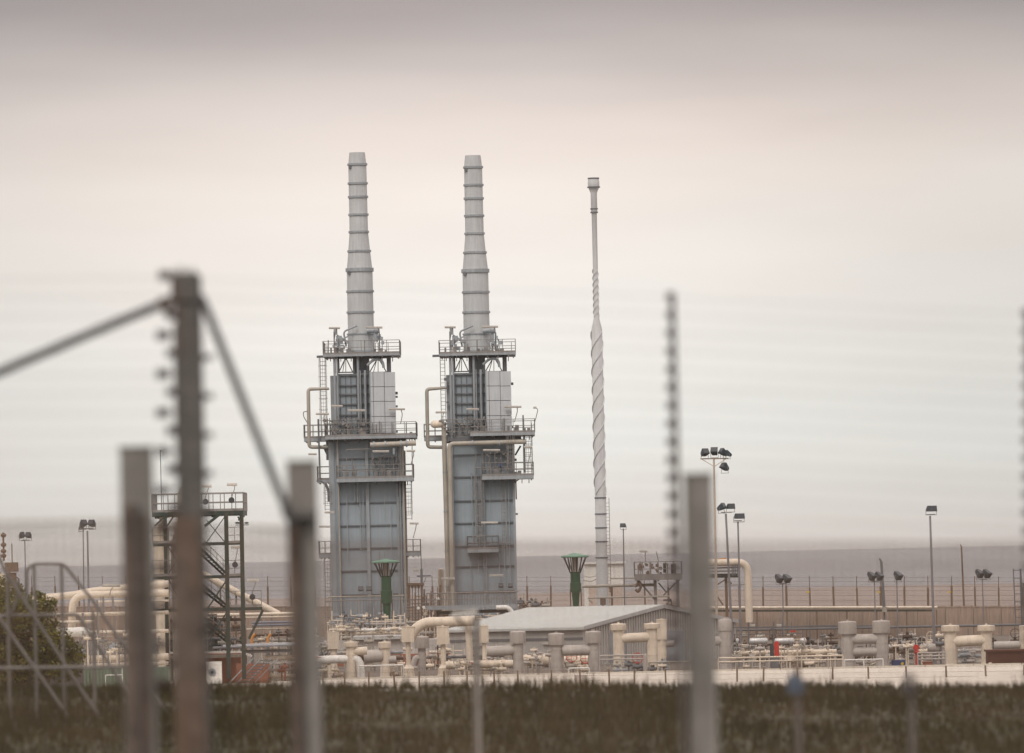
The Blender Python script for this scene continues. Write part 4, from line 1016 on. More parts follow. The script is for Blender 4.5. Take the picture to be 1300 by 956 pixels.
# bars at left tower base
t = thing('picket_railing', P(470, 815, 585), 'grey picket railing and small stands at the foot of the left tower', 'railing')
mb = MB()
for i in range(40):
    x = 418+i*3.6; 
    if abs(x-491) < 9: continue
    mb.ptube([(x,762),(x+1,800)], .35, 585, seg=4)
mb.ptube([(414,763),(562,760)], .6, 585, seg=6); mb.ptube([(414,783),(562,780)], .6, 585, seg=6); mb.build('picket', 'rail', t)
t = thing('green_pump_skid', P(440, 805, 560), 'green pump skid and pale pipe bundle in front of the left tower', 'pump')
mb = MB(); mb.lathe(P(432,806,540), [(0,.3),(.1,.45),(.9,.45),(1,.3)], 16, axis=(1,0,0)); mb.build('housing', 'green', t); mb = MB(); mb.pbox(415, 795, 512, 797.5, 575, 1.2); mb.build('skid_base', 'green', t)
mb = MB(); mb.pcyl(450, 800, 818, 3, 540); mb.pbox(458, 799, 474, 806, 541, .8); mb.ptube([(418,800),(430,799),(446,806),(512,805)], 1.6, 538, 3, 8); mb.build('pump_body', 'insul', t)
# low grey building behind manifold, left
t = thing('control_building', P(480, 850, 500), 'low grey walled plant room behind the risers in front of the left tower', 'building')
mb = MB(); mb.pbox(403, 812, 640, 830, 500, 4); mb.build('wall', 'clad', t)
mb = MB(); mb.pbox(448, 807.5, 512, 811.8, 499.6, 5); mb.build('roof', 'flash', t)
mb = MB(); mb.pbox(403, 830, 640, 850, 499.8, .3); mb.build('plinth', 'redbrown', t)
# ================================================================ LAMP POLES
def lamp_pole(label, top, bot, d, floods, r_=1.2, m='pole', arm=None, cat='lamp post', name='lamp_post'):
    b = P(bot[0], bot[1], d); tp = P(top[0], top[1], d)
    t = thing(name, (b.x, b.y, 0), label, cat, 'floodlight poles')
    mb = MB(); zb = 0; k = d/F
    mb.tube([(b.x, b.y, zb), (b.x*.6+tp.x*.4, b.y, b.z*.6+tp.z*.4), tp], [r_*1.25*k, r_*1.05*k, r_*.8*k], 10)
    mb.lathe((b.x, b.y, zb), [(0,r_*2.2*k),(.06,r_*2.2*k),(.07,r_*1.5*k),(.8,r_*1.4*k)], 10); mb.build('pole', m, t)
    if arm:
        mb = MB()
        for a in arm: mb.pbeam(a[0], a[1], a[2] if len(a) > 2 else 1.2, d)
        mb.build('crossarm', m, t)
    for f in floods: flood(t, f[0], f[1], d-.15, *f[2:])
    return t
lamp_pole('tall buff mast with four clustered floodlights above the right fence post', (906.3,583),(911,840), 520, [(894.5,575,9,8,.5,.6),(907,573.5,9,8,-.2,.7),(918,574.5,7,8,-.9,.6),(924,576,6,7,-1.2,.5),(920,593,9,8,-.9,.7)], 1.5, 'tanpole',
    arm=[((889,582.5),(925,582),1.6),((891,583),(906,592),.9),((921,583),(907.5,592),.9),((918,577),(919.5,590),.8)])
lamp_pole('grey pole with one small and one wide floodlight, left of a matching pole', (921.5,652),(931.5,852), 462, [(916,644,8,8,1.0,.5),(927.2,643.5,10,7,.35,.2)], 1.6, arm=[((915,650.5),(929,650.5),1)])
lamp_pole('grey pole with a single wide dark floodlight, right of a matching pole', (936.8,662),(941.2,836), 466, [(938,656,13,7,.35,.2)], 1.3, arm=[((932,661),(942,661),1)])
lamp_pole('short thin pole with two square dark floodlights near the cream gooseneck', (993.5,741),(995.5,836), 480, [(989,734,8,8.5,.75,-.75),(999,734,8,8.5,.75,-.75)], .8, arm=[((989,741),(999,740.6),.9)])
lamp_pole('short thin pole with two square floodlights touching a thicker bent pole', (1110,737),(1112.5,836), 500, [(1106.5,731,8,8.5,.75,-.75),(1116,731,7,8.5,.75,-.75)], .8, arm=[((1106,738),(1116,737.6),.9)])
lamp_pole('short thin pole with one square floodlight, right of the bent pole', (1138.5,737),(1140.5,836), 500, [(1140,730.5,8.5,8.5,.75,-.75)], .8)
lamp_pole('tallest grey pole at right with one wide downcast floodlight', (1180.8,655),(1187.2,852), 455, [(1182,646.5,13,7.5,.35,.2)], 1.6, arm=[((1175,653.5),(1187,653),1)])
lamp_pole('short pole with two square floodlights above the right flat capped risers', (1247,735),(1250.5,836), 500, [(1243.5,728,8,8.5,.75,-.75),(1253,728,8,8.5,.75,-.75)], .8, arm=[((1243,736),(1253,735.6),.9)])
lamp_pole('thin pole with a tiny floodlight just right of the flare stack', (791.3,671),(793.5,810), 560, [(791.3,667.5,7,5,-.4,.3)], .9)
lamp_pole('grey pole with two floodlights standing beside the left pipework', (111,674),(114,838), 420, [(105.5,665,8,7.5,.6,.6),(117,665,8.5,7.5,-.5,.6)], 1.4, arm=[((101,671.5),(119,671),1.2)])
lamp_pole('slimmer pole with folded lamp just left of the twin floodlight pole', (105.5,672),(107.5,836), 470, [(103,670.5,6,4.5,.4,.5)], .8)
lamp_pole('grey pole with two small floodlights above the shrub at far left', (31.5,686),(34,838), 430, [(27.5,680,5.5,7,.6,.5),(36.5,680,6.5,6.5,-.4,.5)], .9, arm=[((27,686),(37,685.8),.9)])
# bent camera pole & thin pole
t = thing('camera_pole', P(1122, 830, 540), 'thick dark pole with a bent tip right of the twin square floodlights', 'pole')
mb = MB(); mb.ptube([(1116.5,709),(1119,713.5),(1122.6,776)], [1,1.7,2.1], 540, seg=10); mb.ptube([(1122.6,776),(1124,830)], 1.2, 540, seg=8); mb.build('pole', 'dsteel', t)
mb = MB(); mb.pbox(1120, 770.5, 1126, 777, 539.6, .4); mb.build('box', 'tan', t)
t = thing('thin_mast', P(1224, 772, DN_+4), 'bare thin brown mast right of the tallest lamp pole', 'pole')
mb = MB(); mb.ptube([(1219,691),(1220.6,694),(1224,775)], [.5,1.,1.4], DW+4, seg=8); mb.build('mast', 'rust', t)
t = thing('lattice_ladder', P(1292, 800, 540), 'tall dark ladder frame in front of the wall at the right edge', 'ladder')
mb = MB(); mb.pbeam((1286.5,722),(1289.5,795), 1.4, 540); mb.pbeam((1295.5,722),(1297.5,795), 2.2, 540)
for y in range(724, 796, 10): mb.pbeam((1286.6+(y-722)*.04,y),(1296,y), .9, 540)
mb.pbeam((1299,740),(1301,815), 2, 540); mb.pbeam((1288,795),(1289,830), 1.2, 540); mb.pbeam((1296,795),(1297,830), 1.2, 540); mb.build('ladder', 'dsteel', t)
t = thing('radio_mast', P(204, 650, 436), 'very thin dark aerial rising from the green steel structure', 'antenna')
mb = MB(); mb.ptube([(203.6,572),(205.2,648)], .55, 436, seg=6); mb.pbeam((202.8,572),(205,572), 1.4, 436); mb.build('aerial', 'dsteel', t)
# ================================================================ GREEN STEEL STRUCTURE
DG = 430
b = P(255, 850, DG)
t = thing('steel_structure', (b.x, b.y, 0), 'open dark green steel structure with stairs and a railed roof deck', 'steel structure')
platform(t, 193, 309, 649.5, DG, 0, 6, .28, step=.75, m='green', mids=1)
mb = MB()
for x in (210.5, 236, 288, 307.5):
    for dd in (0, 6): mb.pbeam((x-1.0,651,dd),(x+2.6,862,dd), 5.2 if x in (288,307.5) else 4.4, DG)
mb.build('column', 'green', t)
mb = MB()
for y, xe in ((690,308),(732,308),(773,333)):
    mb.pbeam((194,y+2),(xe,y-.5), 4, DG); mb.pbeam((194,y+2,6),(308,y-.5,6), 3.4, DG)
mb.pbeam((194,653),(309,651), 4.5, DG); mb.build('floor_beam', 'green', t)
mb = MB()
for a, b_, w_ in (((260,668),(279,653),3.4),((262,660),(286,689),1.1),((286,655),(262,689),1.1),((210,655),(196,668),2),((213,693),(235,730),1.1),((235,693),(213,730),1.1),((214,735),(232,770),1.6),((288,736),(264,772),1.8),((288,777),(266,812),1.6),((334,774),(316,811),3.2),((222,653),(212,668),2),((302,656),(308,664),2)):
    mb.pbeam(a, b_, w_, DG-.05)
mb.build('brace', 'green', t)
for a, b_ in (((252,693),(291,732)),((252,738),(293,773)),((254,780),(297,818))):
    s = MB(); s.pbeam((a[0],a[1],1),(b_[0],b_[1],1), 3, DG); s.pbeam((a[0]-2,a[1]+6,2.2),(b_[0]-4,b_[1]+1,2.2), 2.6, DG)
    for i in range(1, 12):
        f = i/12; q = P(a[0]+(b_[0]-a[0])*f-1, a[1]+(b_[1]-a[1])*f+2, DG+1.6); s.box(q, .3, 1.1, .05)
    st = s.build('stair_flight', 'green', t)
    rr = MB()
    rr.pbeam((a[0],a[1]-14,1),(b_[0],b_[1]-14,1), .9, DG); rr.pbeam((a[0],a[1]-7,1),(b_[0],b_[1]-7,1), .7, DG)
    for i in range(6): f = i/5; rr.pbeam((a[0]+(b_[0]-a[0])*f,a[1]+(b_[1]-a[1])*f-14,1),(a[0]+(b_[0]-a[0])*f,a[1]+(b_[1]-a[1])*f,1), .8, DG)
    rr.build('stair_railing', 'rail', st)
rr = MB()
for x0, x1, y in ((194,232,690),(288,308,690),(288,308,732),(194,232,732),(288,332,771)):
    a = P(x0, y, DG-.1); b_ = P(x1, y-1, DG-.1); railing(rr, [a, b_], 1.0, .5, r=.022)
rr.build('railing', 'rail', t)
for a, b_, y, stem in ((256,268.5,616.5,[(264,622),(260.5,632),(261,640)]),(288,301,614.5,[(298,620),(294.5,630),(294.5,640)]),(293,304.5,694,[(301,700),(299,712),(298,722)]),(314,328.5,736,[(324,742),(320,752),(320,770)])):
    lamp_bar(t, a, b_, y, DG-.2, stem)
for x, y in ((261,636),(294,634),(298.5,716),(320.5,757)):
    m_ = MB(); m_.lathe(P(x,y,DG-.4)+Vector((0,.1,0)), [(0,.08),(.1,.17),(.25,.19)], 12, axis=(0,-1,-.2)); m_.build('loudspeaker', 'dark', t)
m_ = MB(); m_.lathe(P(301.5,665,DG-.3), [(0,.12),(.08,.17),(.12,.05)], 14); m_.lathe(P(313,665,DG-.3), [(0,.1),(.08,.15),(.12,.05)], 14); m_.pbeam((299,666.5),(316,666.3), 1, DG-.3); m_.lathe(P(304,661,DG-.3), [(0,.1),(.12,.08)], 12); m_.build('warning_lamp', 'green', t)
# vessel within
c = P(238, 760, DG+3); kv = (DG+3)/F
v = thing('process_vessel', (c.x, c.y, 0), 'large buff upright vessel with narrow neck inside the green steel structure', 'vessel')
zz = lambda y: c.z+(760-y)*kv
mb = MB(); mb.lathe((c.x,c.y,0), [(0,20*kv),(zz(700),20*kv),(zz(680),17*kv),(zz(668),10.5*kv),(zz(628),10*kv),(zz(619),7*kv),(zz(617),2*kv)], 28); mb.build('shell', 'tan', v)
mb = MB(); mb.lathe((P(206,700,DG+3).x, c.y-1, 0), [(0,.4),(zz(700),.5),(zz(670),.5),(zz(664),.2)], 20); mb.ptube([(206,668),(206,655),(230,650)], 4, DG+2.5, 5, 12); mb.build('side_vessel', 'cream', v)
mb = MB()
for y in (672, 700, 730, 760): mb.lathe((c.x,c.y,zz(y)), [(0,(20.6 if y > 690 else 15)*kv),(.06,(20.8 if y > 690 else 15)*kv)], 28)
mb.build('band', 'dsteel', v)
# sloping pipe
t = thing('sloping_pipe', P(330, 790, 470), 'thick cream pipe sloping down to the right of the green structure', 'pipe')
mb = MB(); mb.ptube([(256,728),(282,742),(354,780)], 4.4, 470, seg=14); mb.build('pipe', 'cream', t)
mb = MB(); mb.pbeam((345,778),(346,850), 2, 470.3); mb.pbeam((300,755),(301,850), 2, 470.3); mb.build('stand', 'rail', t)
# horizontal pipe rack left-middle
t = thing('long_pipe_rack', P(320, 850, 462), 'rack of long thin pale and grey pipes running behind the air conditioner', 'pipe rack')
mb = MB()
for y, r_ in ((779.5,1.9),(783.5,1.1),(798.5,.9)): mb.ptube([(264,y+1.5),(402,y-1.5)], r_, 462, seg=8)
mb.build('pipe', 'cream', t)
mb = MB()
for y, r_ in ((790,1.4),(793.5,1.6)): mb.ptube([(320,y+.5),(402,y-1.2)], r_, 461.5, seg=8)
mb.build('steel_pipe', mat('bluish_pipe', (.19,.21,.26), .5), t)
mb = MB()
for x in (272, 330, 350.5, 395): mb.pbeam((x,784),(x+1.4,858), .8 if x == 350.5 else 3, 462.4)
mb.build('support_post', 'tan', t)
for x, lab in ((321,'left orange curved valve arm under the long pipe rack'),(341,'right orange curved valve arm under the long pipe rack')):
    u = thing('bent_pipe_stub', P(x, 815, 452), lab, 'valve', 'orange valve arms')
    mb = MB(); mb.ptube([(x-1,818),(x-1,809),(x+3,805)], 1.8, 452, 4, 10); mb.build('arm', 'orange', u)
    mb = MB(); c_ = P(x-1, 818, 452); mb.lathe((c_.x,c_.y,0), [(0,.1),(c_.z,.1)], 8); mb.build('base', 'dsteel', u)
t = thing('plant_room', P(318, 850, 445), 'low flat roofed plant room with grey felt roof and white edge', 'building')
mb = MB(); mb.pbox(236, 830, 306, 872, 436, 3); mb.build('wall', 'redbrown', t)
mb = MB(); mb.pbox(308, 826, 372, 828.5, 440, 5); mb.add([P(270,822,439), P(376,818,439), P(376,815,446), P(272,819,446), P(270,824,439), P(376,820,439), P(376,817,446), P(272,821,446)], [(0,1,2,3),(7,6,5,4),(4,5,1,0),(5,6,2,1),(6,7,3,2),(7,4,0,3)]); mb.build('felt_roof', 'steel', t)
mb = MB(); mb.pbeam((200,829),(306,827.5), 2.8, 434.8, 2.8); mb.pbeam((306,828),(320,833), 2.6, 434.8, 2.6); mb.build('roof_edge', 'white', t)
mb = MB(); mb.pbox(200, 832, 306, 835.5, 435, 1); mb.build('fascia', 'tan', t)
t = thing('air_conditioner', P(272, 867, 428), 'white air conditioning unit with round fan grille under the roof edge', 'air conditioner')
mb = MB(); mb.pbox(262, 840, 281.5, 868, 428, .5); mb.build('casing', 'white', t)
mb = MB(); c_ = P(269.5, 853.5, 427.98)
for rr_ in (.24, .17, .1): mb.tube([c_+Vector((rr_*math.cos(a), -.02, rr_*math.sin(a))) for a in [2*PI*q/20 for q in range(21)]], .012, 5)
mb.lathe(c_, [(0,.22),(.015,.22)], 20, axis=(0,-1,0)); mb.build('fan_grille', 'steel', t)
mb = MB(); mb.lathe(c_-Vector((0,.03,0)), [(0,.1),(.02,.1)], 14, axis=(0,-1,0)); mb.build('fan_hub', 'dark', t)
mb = MB(); mb.pbox(262, 868, 281.5, 892, 428.1, .4); mb.build('stand', 'steel', t)
t = thing('access_stair', P(318, 866, 430), 'grey steel stair with slanting handrails and red brown panels behind', 'stairs')
mb = MB()
for o_ in (0, 10, 22, 32): mb.pbeam((322+o_,835),(290+o_,868), 1.3, 430+o_*.03)
mb.build('handrail', 'steel', t)
mb = MB()
for i in range(9): mb.pbox(326-i*3.6, 838+i*3.8, 345-i*3.6, 839.2+i*3.8, 430.6, .4)
mb.build('tread', 'dsteel', t)
mb = MB(); mb.pbox(300, 842, 342, 880, 434, .3); mb.build('back_panel', 'redbrown', t)
valve_run('stacked cream pipes with flanges just left of the middle fence post', 336, 404, 834, 860, 440, 51, 12, main=[(834.5,3.,'cream'),(841.5,2.4,'white'),(850,2,'insul'),(858,2.4,'cream')], mats=('cream','redbrown','insul','dsteel'), wheels=3)
valve_run('dim pipes and valves under the green steel structure', 204, 300, 800, 824, 442, 52, 18, mats=('dsteel','green','rust','tan'), wheels=2, main=[(812,2,'dsteel')])
# ================================================================ LEFT PIPEWORK
DL = 400
t = thing('left_pipework', P(120, 850, DL), 'stack of thick cream pipes with a big bend left of the first fence post', 'pipework')
mb = MB(); mb.ptube([(40,760),(90,756),(120,750),(214,741)], 4.6, DL+6, 12, 14); mb.build('upper_pipe', 'cream', t)
mb = MB(); mb.ptube([(91,800),(92.5,756),(214,753)], 4.8, DL, 17, 16, fs=10); mb.build('bend_pipe', 'cream', t)
mb = MB(); mb.ptube([(60,781),(214,777.5)], 2.5, DL-.8, seg=12); mb.ptube([(74,790),(120,789)], 2.1, DL-1, seg=10); mb.ptube([(112,803),(214,801)], 2.4, DL-1.2, seg=12); mb.ptube([(124,764),(214,762.5)], 1.4, DL-.6, seg=8); mb.build('pipe_run', 'cream', t)
mb = MB(); a = P(67, 803.5, DL-2); mb.lathe(a, [(0,.03),(.05,.16),(.15,.26),(1.75,.28),(1.95,.24),(2.12,.12),(2.16,.03)], 20, axis=(1,0,.02)); mb.build('drum', 'white', t)
mb = MB(); mb.ptube([(98,837),(214,833.5)], 4.4, DL-2, seg=14); mb.ptube([(100,845),(214,842)], 2.4, DL-2.4, seg=10); mb.build('ground_main', 'cream', t)
mb = MB()
for x, a_, b_, w_ in ((146,782,836,1.2),(123.5,762,830,2.2),(131,757,778,2.4),(128,757,785,1),(143,757,775,3),(84,790,836,2),(105,778,790,3),(160,757,836,2.6),(185,757,836,2.6)):
    mb.pbeam((x,a_),(x+.8,b_), w_, DL-1.5)
mb.build('support_post', 'rail', t)
mb = MB(); c_ = P(142, 830, DL-1.6); mb.lathe(c_, [(0,.26),(.45,.26),(.6,.18),(.66,.05)], 16); mb.pbox(118,826,134,831,DL-1.6,.5); mb.build('small_vessel', 'steel', t)
lamp_bar(t, 130, 152.5, 742.5, DL-1, [(141,748),(139,756)])
valve_run('cream valves and stubs among the thick pipes left of the first fence post', 98, 205, 806, 832, DL-3, 61, 18, mats=('cream','tan','rail','cream'), wheels=4)
t = thing('green_container', P(135, 870, 385), 'pale green container with a white pole frame below the left pipework', 'container')
mb = MB(); mb.pbox(98, 848, 214, 885, 385, 2.4); 
for i in range(28): mb.pbox(99+i*4.1, 850, 101+i*4.1, 884, 384.94, .06)
mb.build('body', mat('faded_green', (.13,.17,.13), .7), t)
mb = MB(); mb.pbeam((155,847),(155.6,884), 1.1, 384); mb.pbeam((134,857),(155,856.6), 1.1, 384); mb.pbeam((134,857),(134.4,884), 1.1, 384); mb.build('pole_frame', 'white', t)
t = thing('dark_cabin', P(40, 870, 300), 'dark grey flat roofed cabin behind the blurred stair rails', 'cabin')
mb = MB(); mb.pbox(-40, 831, 101, 925, 300, 3); mb.build('wall', mat('cabin_wall', (.10,.095,.09), .8), t)
mb = MB(); mb.pbox(-42, 827.5, 103, 831, 299.8, 3.4); mb.build('roof', 'dsteel', t)
t = thing('rusty_column', P(16, 750, 440), 'reddish brown stepped pipe tower rising above the shrub at far left', 'pipework')
mb = MB(); mb.pbox(6, 714, 22, 726, 440, 1); mb.pbox(8, 727, 20, 745, 440.2, .8); mb.ptube([(4,676),(5,712)], 1.2, 440, seg=8); mb.ptube([(15,690),(15.5,714)], .7, 440, seg=6)
for y in (682, 694, 702, 708): mb.lathe(P(4.5,y,440), [(0,.14),(.15,.2),(.25,.1)], 10)
mb.ptube([(3,720),(24,735),(25,750)], .8, 439.8, seg=6); mb.pbeam((9,745),(10,860), 2.4, 440.4); mb.pbeam((19,745),(20,860), 2.4, 440.4); mb.build('valve_stack', 'rust', t)
mb = MB(); mb.ptube([(-20,738),(12,736)], 2.2, 440, seg=10); mb.pbox(0, 728, 5, 750, 439.8, .3); mb.build('pipe', 'cream', t)
# ================================================================ NEAR FENCE (out of focus)
DN = 30.0; kn = DN/F
def GZ(x): return ground_z(x, DN)
t = thing('security_fence', (0, DN, 6.1), 'blurred near security fence of stout posts and fine rusty mesh', 'fence')
def stout(x0, x1, ytop, parts):
    c = P((x0+x1)/2, (ytop+860)/2, DN); h = c.z*2 - 0
    tp = P((x0+x1)/2-8, ytop, DN)
    w_ = (x1-x0)*kn; z0_ = GZ(tp.x)-.3
    mb = MB()
    # I-section: two flanges and a web, so it has real depth
    mb.box((tp.x+.02, DN, (z0_+tp.z)/2), w_, .012, tp.z-z0_); mb.box((tp.x+.02, DN+.1, (z0_+tp.z)/2), w_, .012, tp.z-z0_); mb.box((tp.x+.02, DN+.05, (z0_+tp.z)/2), .012, .088, tp.z-z0_)
    mb.box((tp.x+.02, DN+.05, tp.z+.006), w_+.012, .125, .012)
    o = mb.build('fence_post', 'fencepost', t)
    for (a, b_, y0, mm_) in parts:
        q = P((a+b_)/2-8.5, y0, DN-.02); m2 = MB(); m2.box((q.x+.012, DN-.022, (z0_+q.z)/2), (b_-a)*kn, .014, q.z-z0_); m2.build('clamp_bar', mm_, o)
    return tp
tA = stout(154, 194, 570, [(160,176,640,'clamp'),(176.5,181,640,'staysteel'),(181,190,652,'clamp')])
tB = stout(366, 403.5, 588, [(369,386,655,'clamp'),(384.5,388.5,655,'epost')])
tC = stout(871, 906, 604, [(880,891,640,'fencepost')])
cb = MB(); c_ = P(380, 652, DN-.03); cb.box(c_, .15, .06, .035); cb.lathe(c_+Vector((.02,-.03,-.02)), [(0,.035),(.04,.035)], 12); cb.build('collar', 'fencegalv', t)
def panel(x0, y0, x1, y1):
    a = P(x0, y0, DN+.03); b_ = P(x1, y1, DN+.03); mb = MB()
    zb = 6.25; wv, wh = .0030, .0031
    n = int((b_.x-a.x)/.038)
    for i in range(n+1):
        f = i/n; x = a.x+(b_.x-a.x)*f; zt = a.z+(b_.z-a.z)*f+.02; mb.box((x, DN+.03, (zt+zb)/2), wv, wv, zt-zb)
    z = 0; L_ = a.z-zb
    q = 0
    while z < L_:
        k_ = 1.0+.12*math.sin(z*170)+random.uniform(-.3,.4) if q else 2.2
        if a.z-z > 6.9:  mb.beam((a.x, DN+.0245, a.z-z), (b_.x, DN+.0245, b_.z-z+random.uniform(-.002,.002)), wh, wh*max(.5, k_))
        z += .0127; q += 1
    mb.build('mesh_panel', 'meshwire', t)
panel(-40, 664, 156, 661); panel(188, 664, 370, 671); panel(400, 690, 874, 689); panel(905, 691, 1345, 690)
# electric fence
t = thing('electric_fence', (0, DN-.1, 6.1), 'blurred near electric fence of tall insulator posts, stays and thin horizontal wires', 'electric fence')
DE = DN-.12
tp = P(238, 350, DE); zb = GZ(tp.x)-.3
mb = MB(); mb.box((tp.x+.001, DE, (tp.z+zb)/2), .114, .08, tp.z-zb)
mb.box((tp.x-.055, DE-.045, (tp.z+zb)/2-.06), .02, .01, tp.z-zb-.3)
mb.build('tall_post', 'epost', t)
mb = MB(); q = P(240, 655, DE-.05); mb.box((q.x-.016, DE-.05, (q.z+zb)/2), 36*kn, .02, q.z-zb); mb.build('clamp_bar', 'clamp', t)
hd = MB()
tp = tp-Vector((.012,0,0))
for dx_, dz_ in ((-.04,.03),(-.015,.045),(.01,.03),(.04,.035),(.055,.01)): hd.tube([tp+Vector((dx_*.6,0,-.06)), tp+Vector((dx_,0,dz_))], .006, 6)
hd.box(tp+Vector((.0,-.045,-.05)), .12, .02, .12); hd.box(tp+Vector((.065,-.03,-.12)), .05, .03, .05); hd.box(tp+Vector((-.08,-.03,-.115)), .06,.03,.05)
hd.build('head_bracket', 'epost', t)
for pts, r_ in (([(-40,489),(120,421),(205,386),(232,377)], 6.0), ([(254,376),(262,392),(372,668)], 5.4)):
    mb = MB(); mb.ptube(pts, r_, DE-.03, seg=12); mb.build('stay', 'staysteel', t)
mb = MB(); mb.ptube([(205,386),(212,402),(226,404)], 2.6, DE-.03, 4, 8); mb.lathe(P(208,386,DE-.06), [(0,.03),(.06,.03)], 12, axis=(0,1,0)); mb.build('stay_joint', 'epost', t)
def insulator(c, ax, s, name='insulator', pin=None):
    m_ = MB(); pr = []
    for i in range(4): z = i*.011*s; pr += [(z,.008*s),(z+.003*s,.019*s),(z+.006*s,.019*s),(z+.009*s,.008*s)]
    m_.lathe(c, pr, 12, axis=ax); o = m_.build(name, 'insul2', t)
    if pin: p_ = MB(); p_.tube(pin, .004, 6); p_.build('pin', 'epost', o)
y = 350
for k_ in range(22):
    yy = 350+k_*24.6
    lx = 206 if k_ == 0 else (203 if k_ % 2 else 216)
    if k_ == 1: continue
    c_ = P(lx-5, yy+2*(k_ % 2), DE-.02)
    insulator(c_, (1,0,.02), 1.45, pin=[c_+Vector((.03,0,0)), P(230, yy+1, DE-.02)])
    c2 = P(258, yy+30, DE-.03)
    if 0 < k_ < 20 and k_ % 2: insulator(c2, (1,0,0), 1.0)
for X_, y0 in ((852.5, 377), (1304.5, 398)):
    tp = P(X_, y0-4, DE); zb = GZ(tp.x)-.3
    mb = MB(); mb.beam((tp.x+.012, DE, zb), (tp.x+.004, DE, tp.z), .022); mb.build('rod_post', 'epost', t)
    for k_ in range(21):
        c_ = P(X_-1+k_*.5*.2, y0+23*k_, DE-.02)
        m_ = MB(); m_.lathe(c_-Vector((0,0,.02)), [(0,.012),(.006,.020),(.036,.020),(.042,.012)], 12); m_.build('insulator', 'insul2', t)
for k_ in range(21):
    ya = 352+24.6*k_; yb_ = 377+23*k_; yc = 398+23*k_
    mb = MB(); mb.ptube([(-60,ya+2),(206,ya),(852,yb_),(1302,yc),(1350,yc)], .25, DE-.05, seg=6); mb.build('wire', 'wire', t)
for k_ in (0.5, 1.5, 2.5, 3.5):
    pass
# small near posts
t = thing('angle_post', (P(600,860,55).x, 55, 6), 'blurred grey angle post with a pale cap plate in front of the risers', 'post')
k5 = 55/F
mb = MB(); c_ = P(605.5, 800, 55); z1 = P(602, 783, 55).z; mb.box((c_.x, 55, (5.7+z1)/2), 7.5*k5, .03, z1-5.7); mb.box((c_.x-.04, 55.02, (5.7+z1)/2), .014, .06, z1-5.7); mb.build('post', 'fencepost', t)
mb = MB(); mb.pbeam((574,780),(606,776.5), 6, 54.98); mb.build('cap_plate', 'white', t)
mb = MB(); mb.pbeam((578,782),(598,806), 4, 55.02); mb.build('gusset', 'rust', t)
for x, y, s_, lab in ((1012,868,1,'blurred blue and black wrapped knob near the bottom edge, left one of two'),(1157,868,.9,'blurred dark ringed knob near the bottom edge, right one of two')):
    d = 40; k_ = d/F; c_ = P(x, y, d)
    t = thing('stake_cap', (c_.x, c_.y, c_.z-1), lab, 'stake cap', 'blurred stakes at the bottom edge')
    mb = MB(); mb.lathe((c_.x-.01, c_.y, c_.z-.06), [(0,.05*s_),(.06,.05*s_),(.1,.038*s_),(.12,.018*s_),(.13,.004)], 18); mb.build('cap', 'denim' if s_ == 1 else 'dark', t)
    mb = MB()
    if s_ == 1: mb.lathe((c_.x+.004, c_.y-.02, c_.z-.06), [(0,.014),(.22,.014)], 10)
    else: mb.lathe(c_-Vector((0,.06,-.03)), [(0,.03),(.012,.03)], 16, axis=(0,-1,0))
    mb.build('pin', 'rust' if s_ == 1 else 'insul', t)
    mb = MB(); mb.lathe((c_.x, c_.y, 5.8), [(0,.022),(c_.z-.06-5.8,.022)], 10); mb.build('stake', 'epost', t)
# near stair rails, left
DS = 84; kS = DS/F
t = thing('stair_rails', (P(60,860,DS).x, DS, 6), 'blurred galvanised stair handrails crossing in front of the shrub', 'stair railing')
mb = MB()
mb.ptube([(-4,700),(6,724),(98,868),(140,930)], 2.3, DS, seg=8); mb.ptube([(-14,772),(0,786),(58,868),(100,930)], 2.3, DS-.4, seg=8)
mb.ptube([(34,770),(34,722),(43,716),(81,716),(122,768),(162,828),(225,925)], 2.1, DS+.3, 6, 8); mb.ptube([(-10,782),(98,780),(155,868),(190,925)], 2.3, DS+.3, 3, 8)
mb.ptube([(22,735),(22,760),(14,780),(0,783)], 2.0, DS+.2, 8, 8)
mb.build('handrail', 'fencegalv', t)
for x, a_ in ((9,726),(43,718),(78,718),(118,775),(-30,730)):
    m_ = MB(); q0 = P(x, a_, DS+.1); m_.tube([q0, (q0.x, q0.y, 5.8)], 2.2*kS, 8); m_.build('upright', 'fencegalv', t)
mb = MB(); mb.ptube([(-30,849),(200,846)], 2.4, DS-.2, seg=8); mb.build('lower_rail', 'fencegalv', t)
# ================================================================ SHRUB
random.seed(77)
DB = 250; kb = DB/F
leafm = bpy.data.materials.new('shrub_leaf'); leafm.use_nodes = True; nt = leafm.node_tree; b = nt.nodes['Principled BSDF']
b.inputs['Roughness'].default_value = .7; b.inputs['Specular IOR Level'].default_value = .2
gi = nt.nodes.new('ShaderNodeTexCoord'); n_ = nt.nodes.new('ShaderNodeTexNoise'); n_.inputs['Scale'].default_value = 1.6; n_.inputs['Detail'].default_value = 5
rp_ = nt.nodes.new('ShaderNodeValToRGB'); e = rp_.color_ramp.elements; e[0].position = .33; e[0].color = (.05,.065,.01,1); e[1].position = .68; e[1].color = (.19,.17,.03,1); x_ = e.new(.5); x_.color = (.10,.10,.018,1)
nt.links.new(gi.outputs['Object'], n_.inputs['Vector']); nt.links.new(n_.outputs['Fac'], rp_.inputs[0]); nt.links.new(rp_.outputs[0], b.inputs['Base Color'])
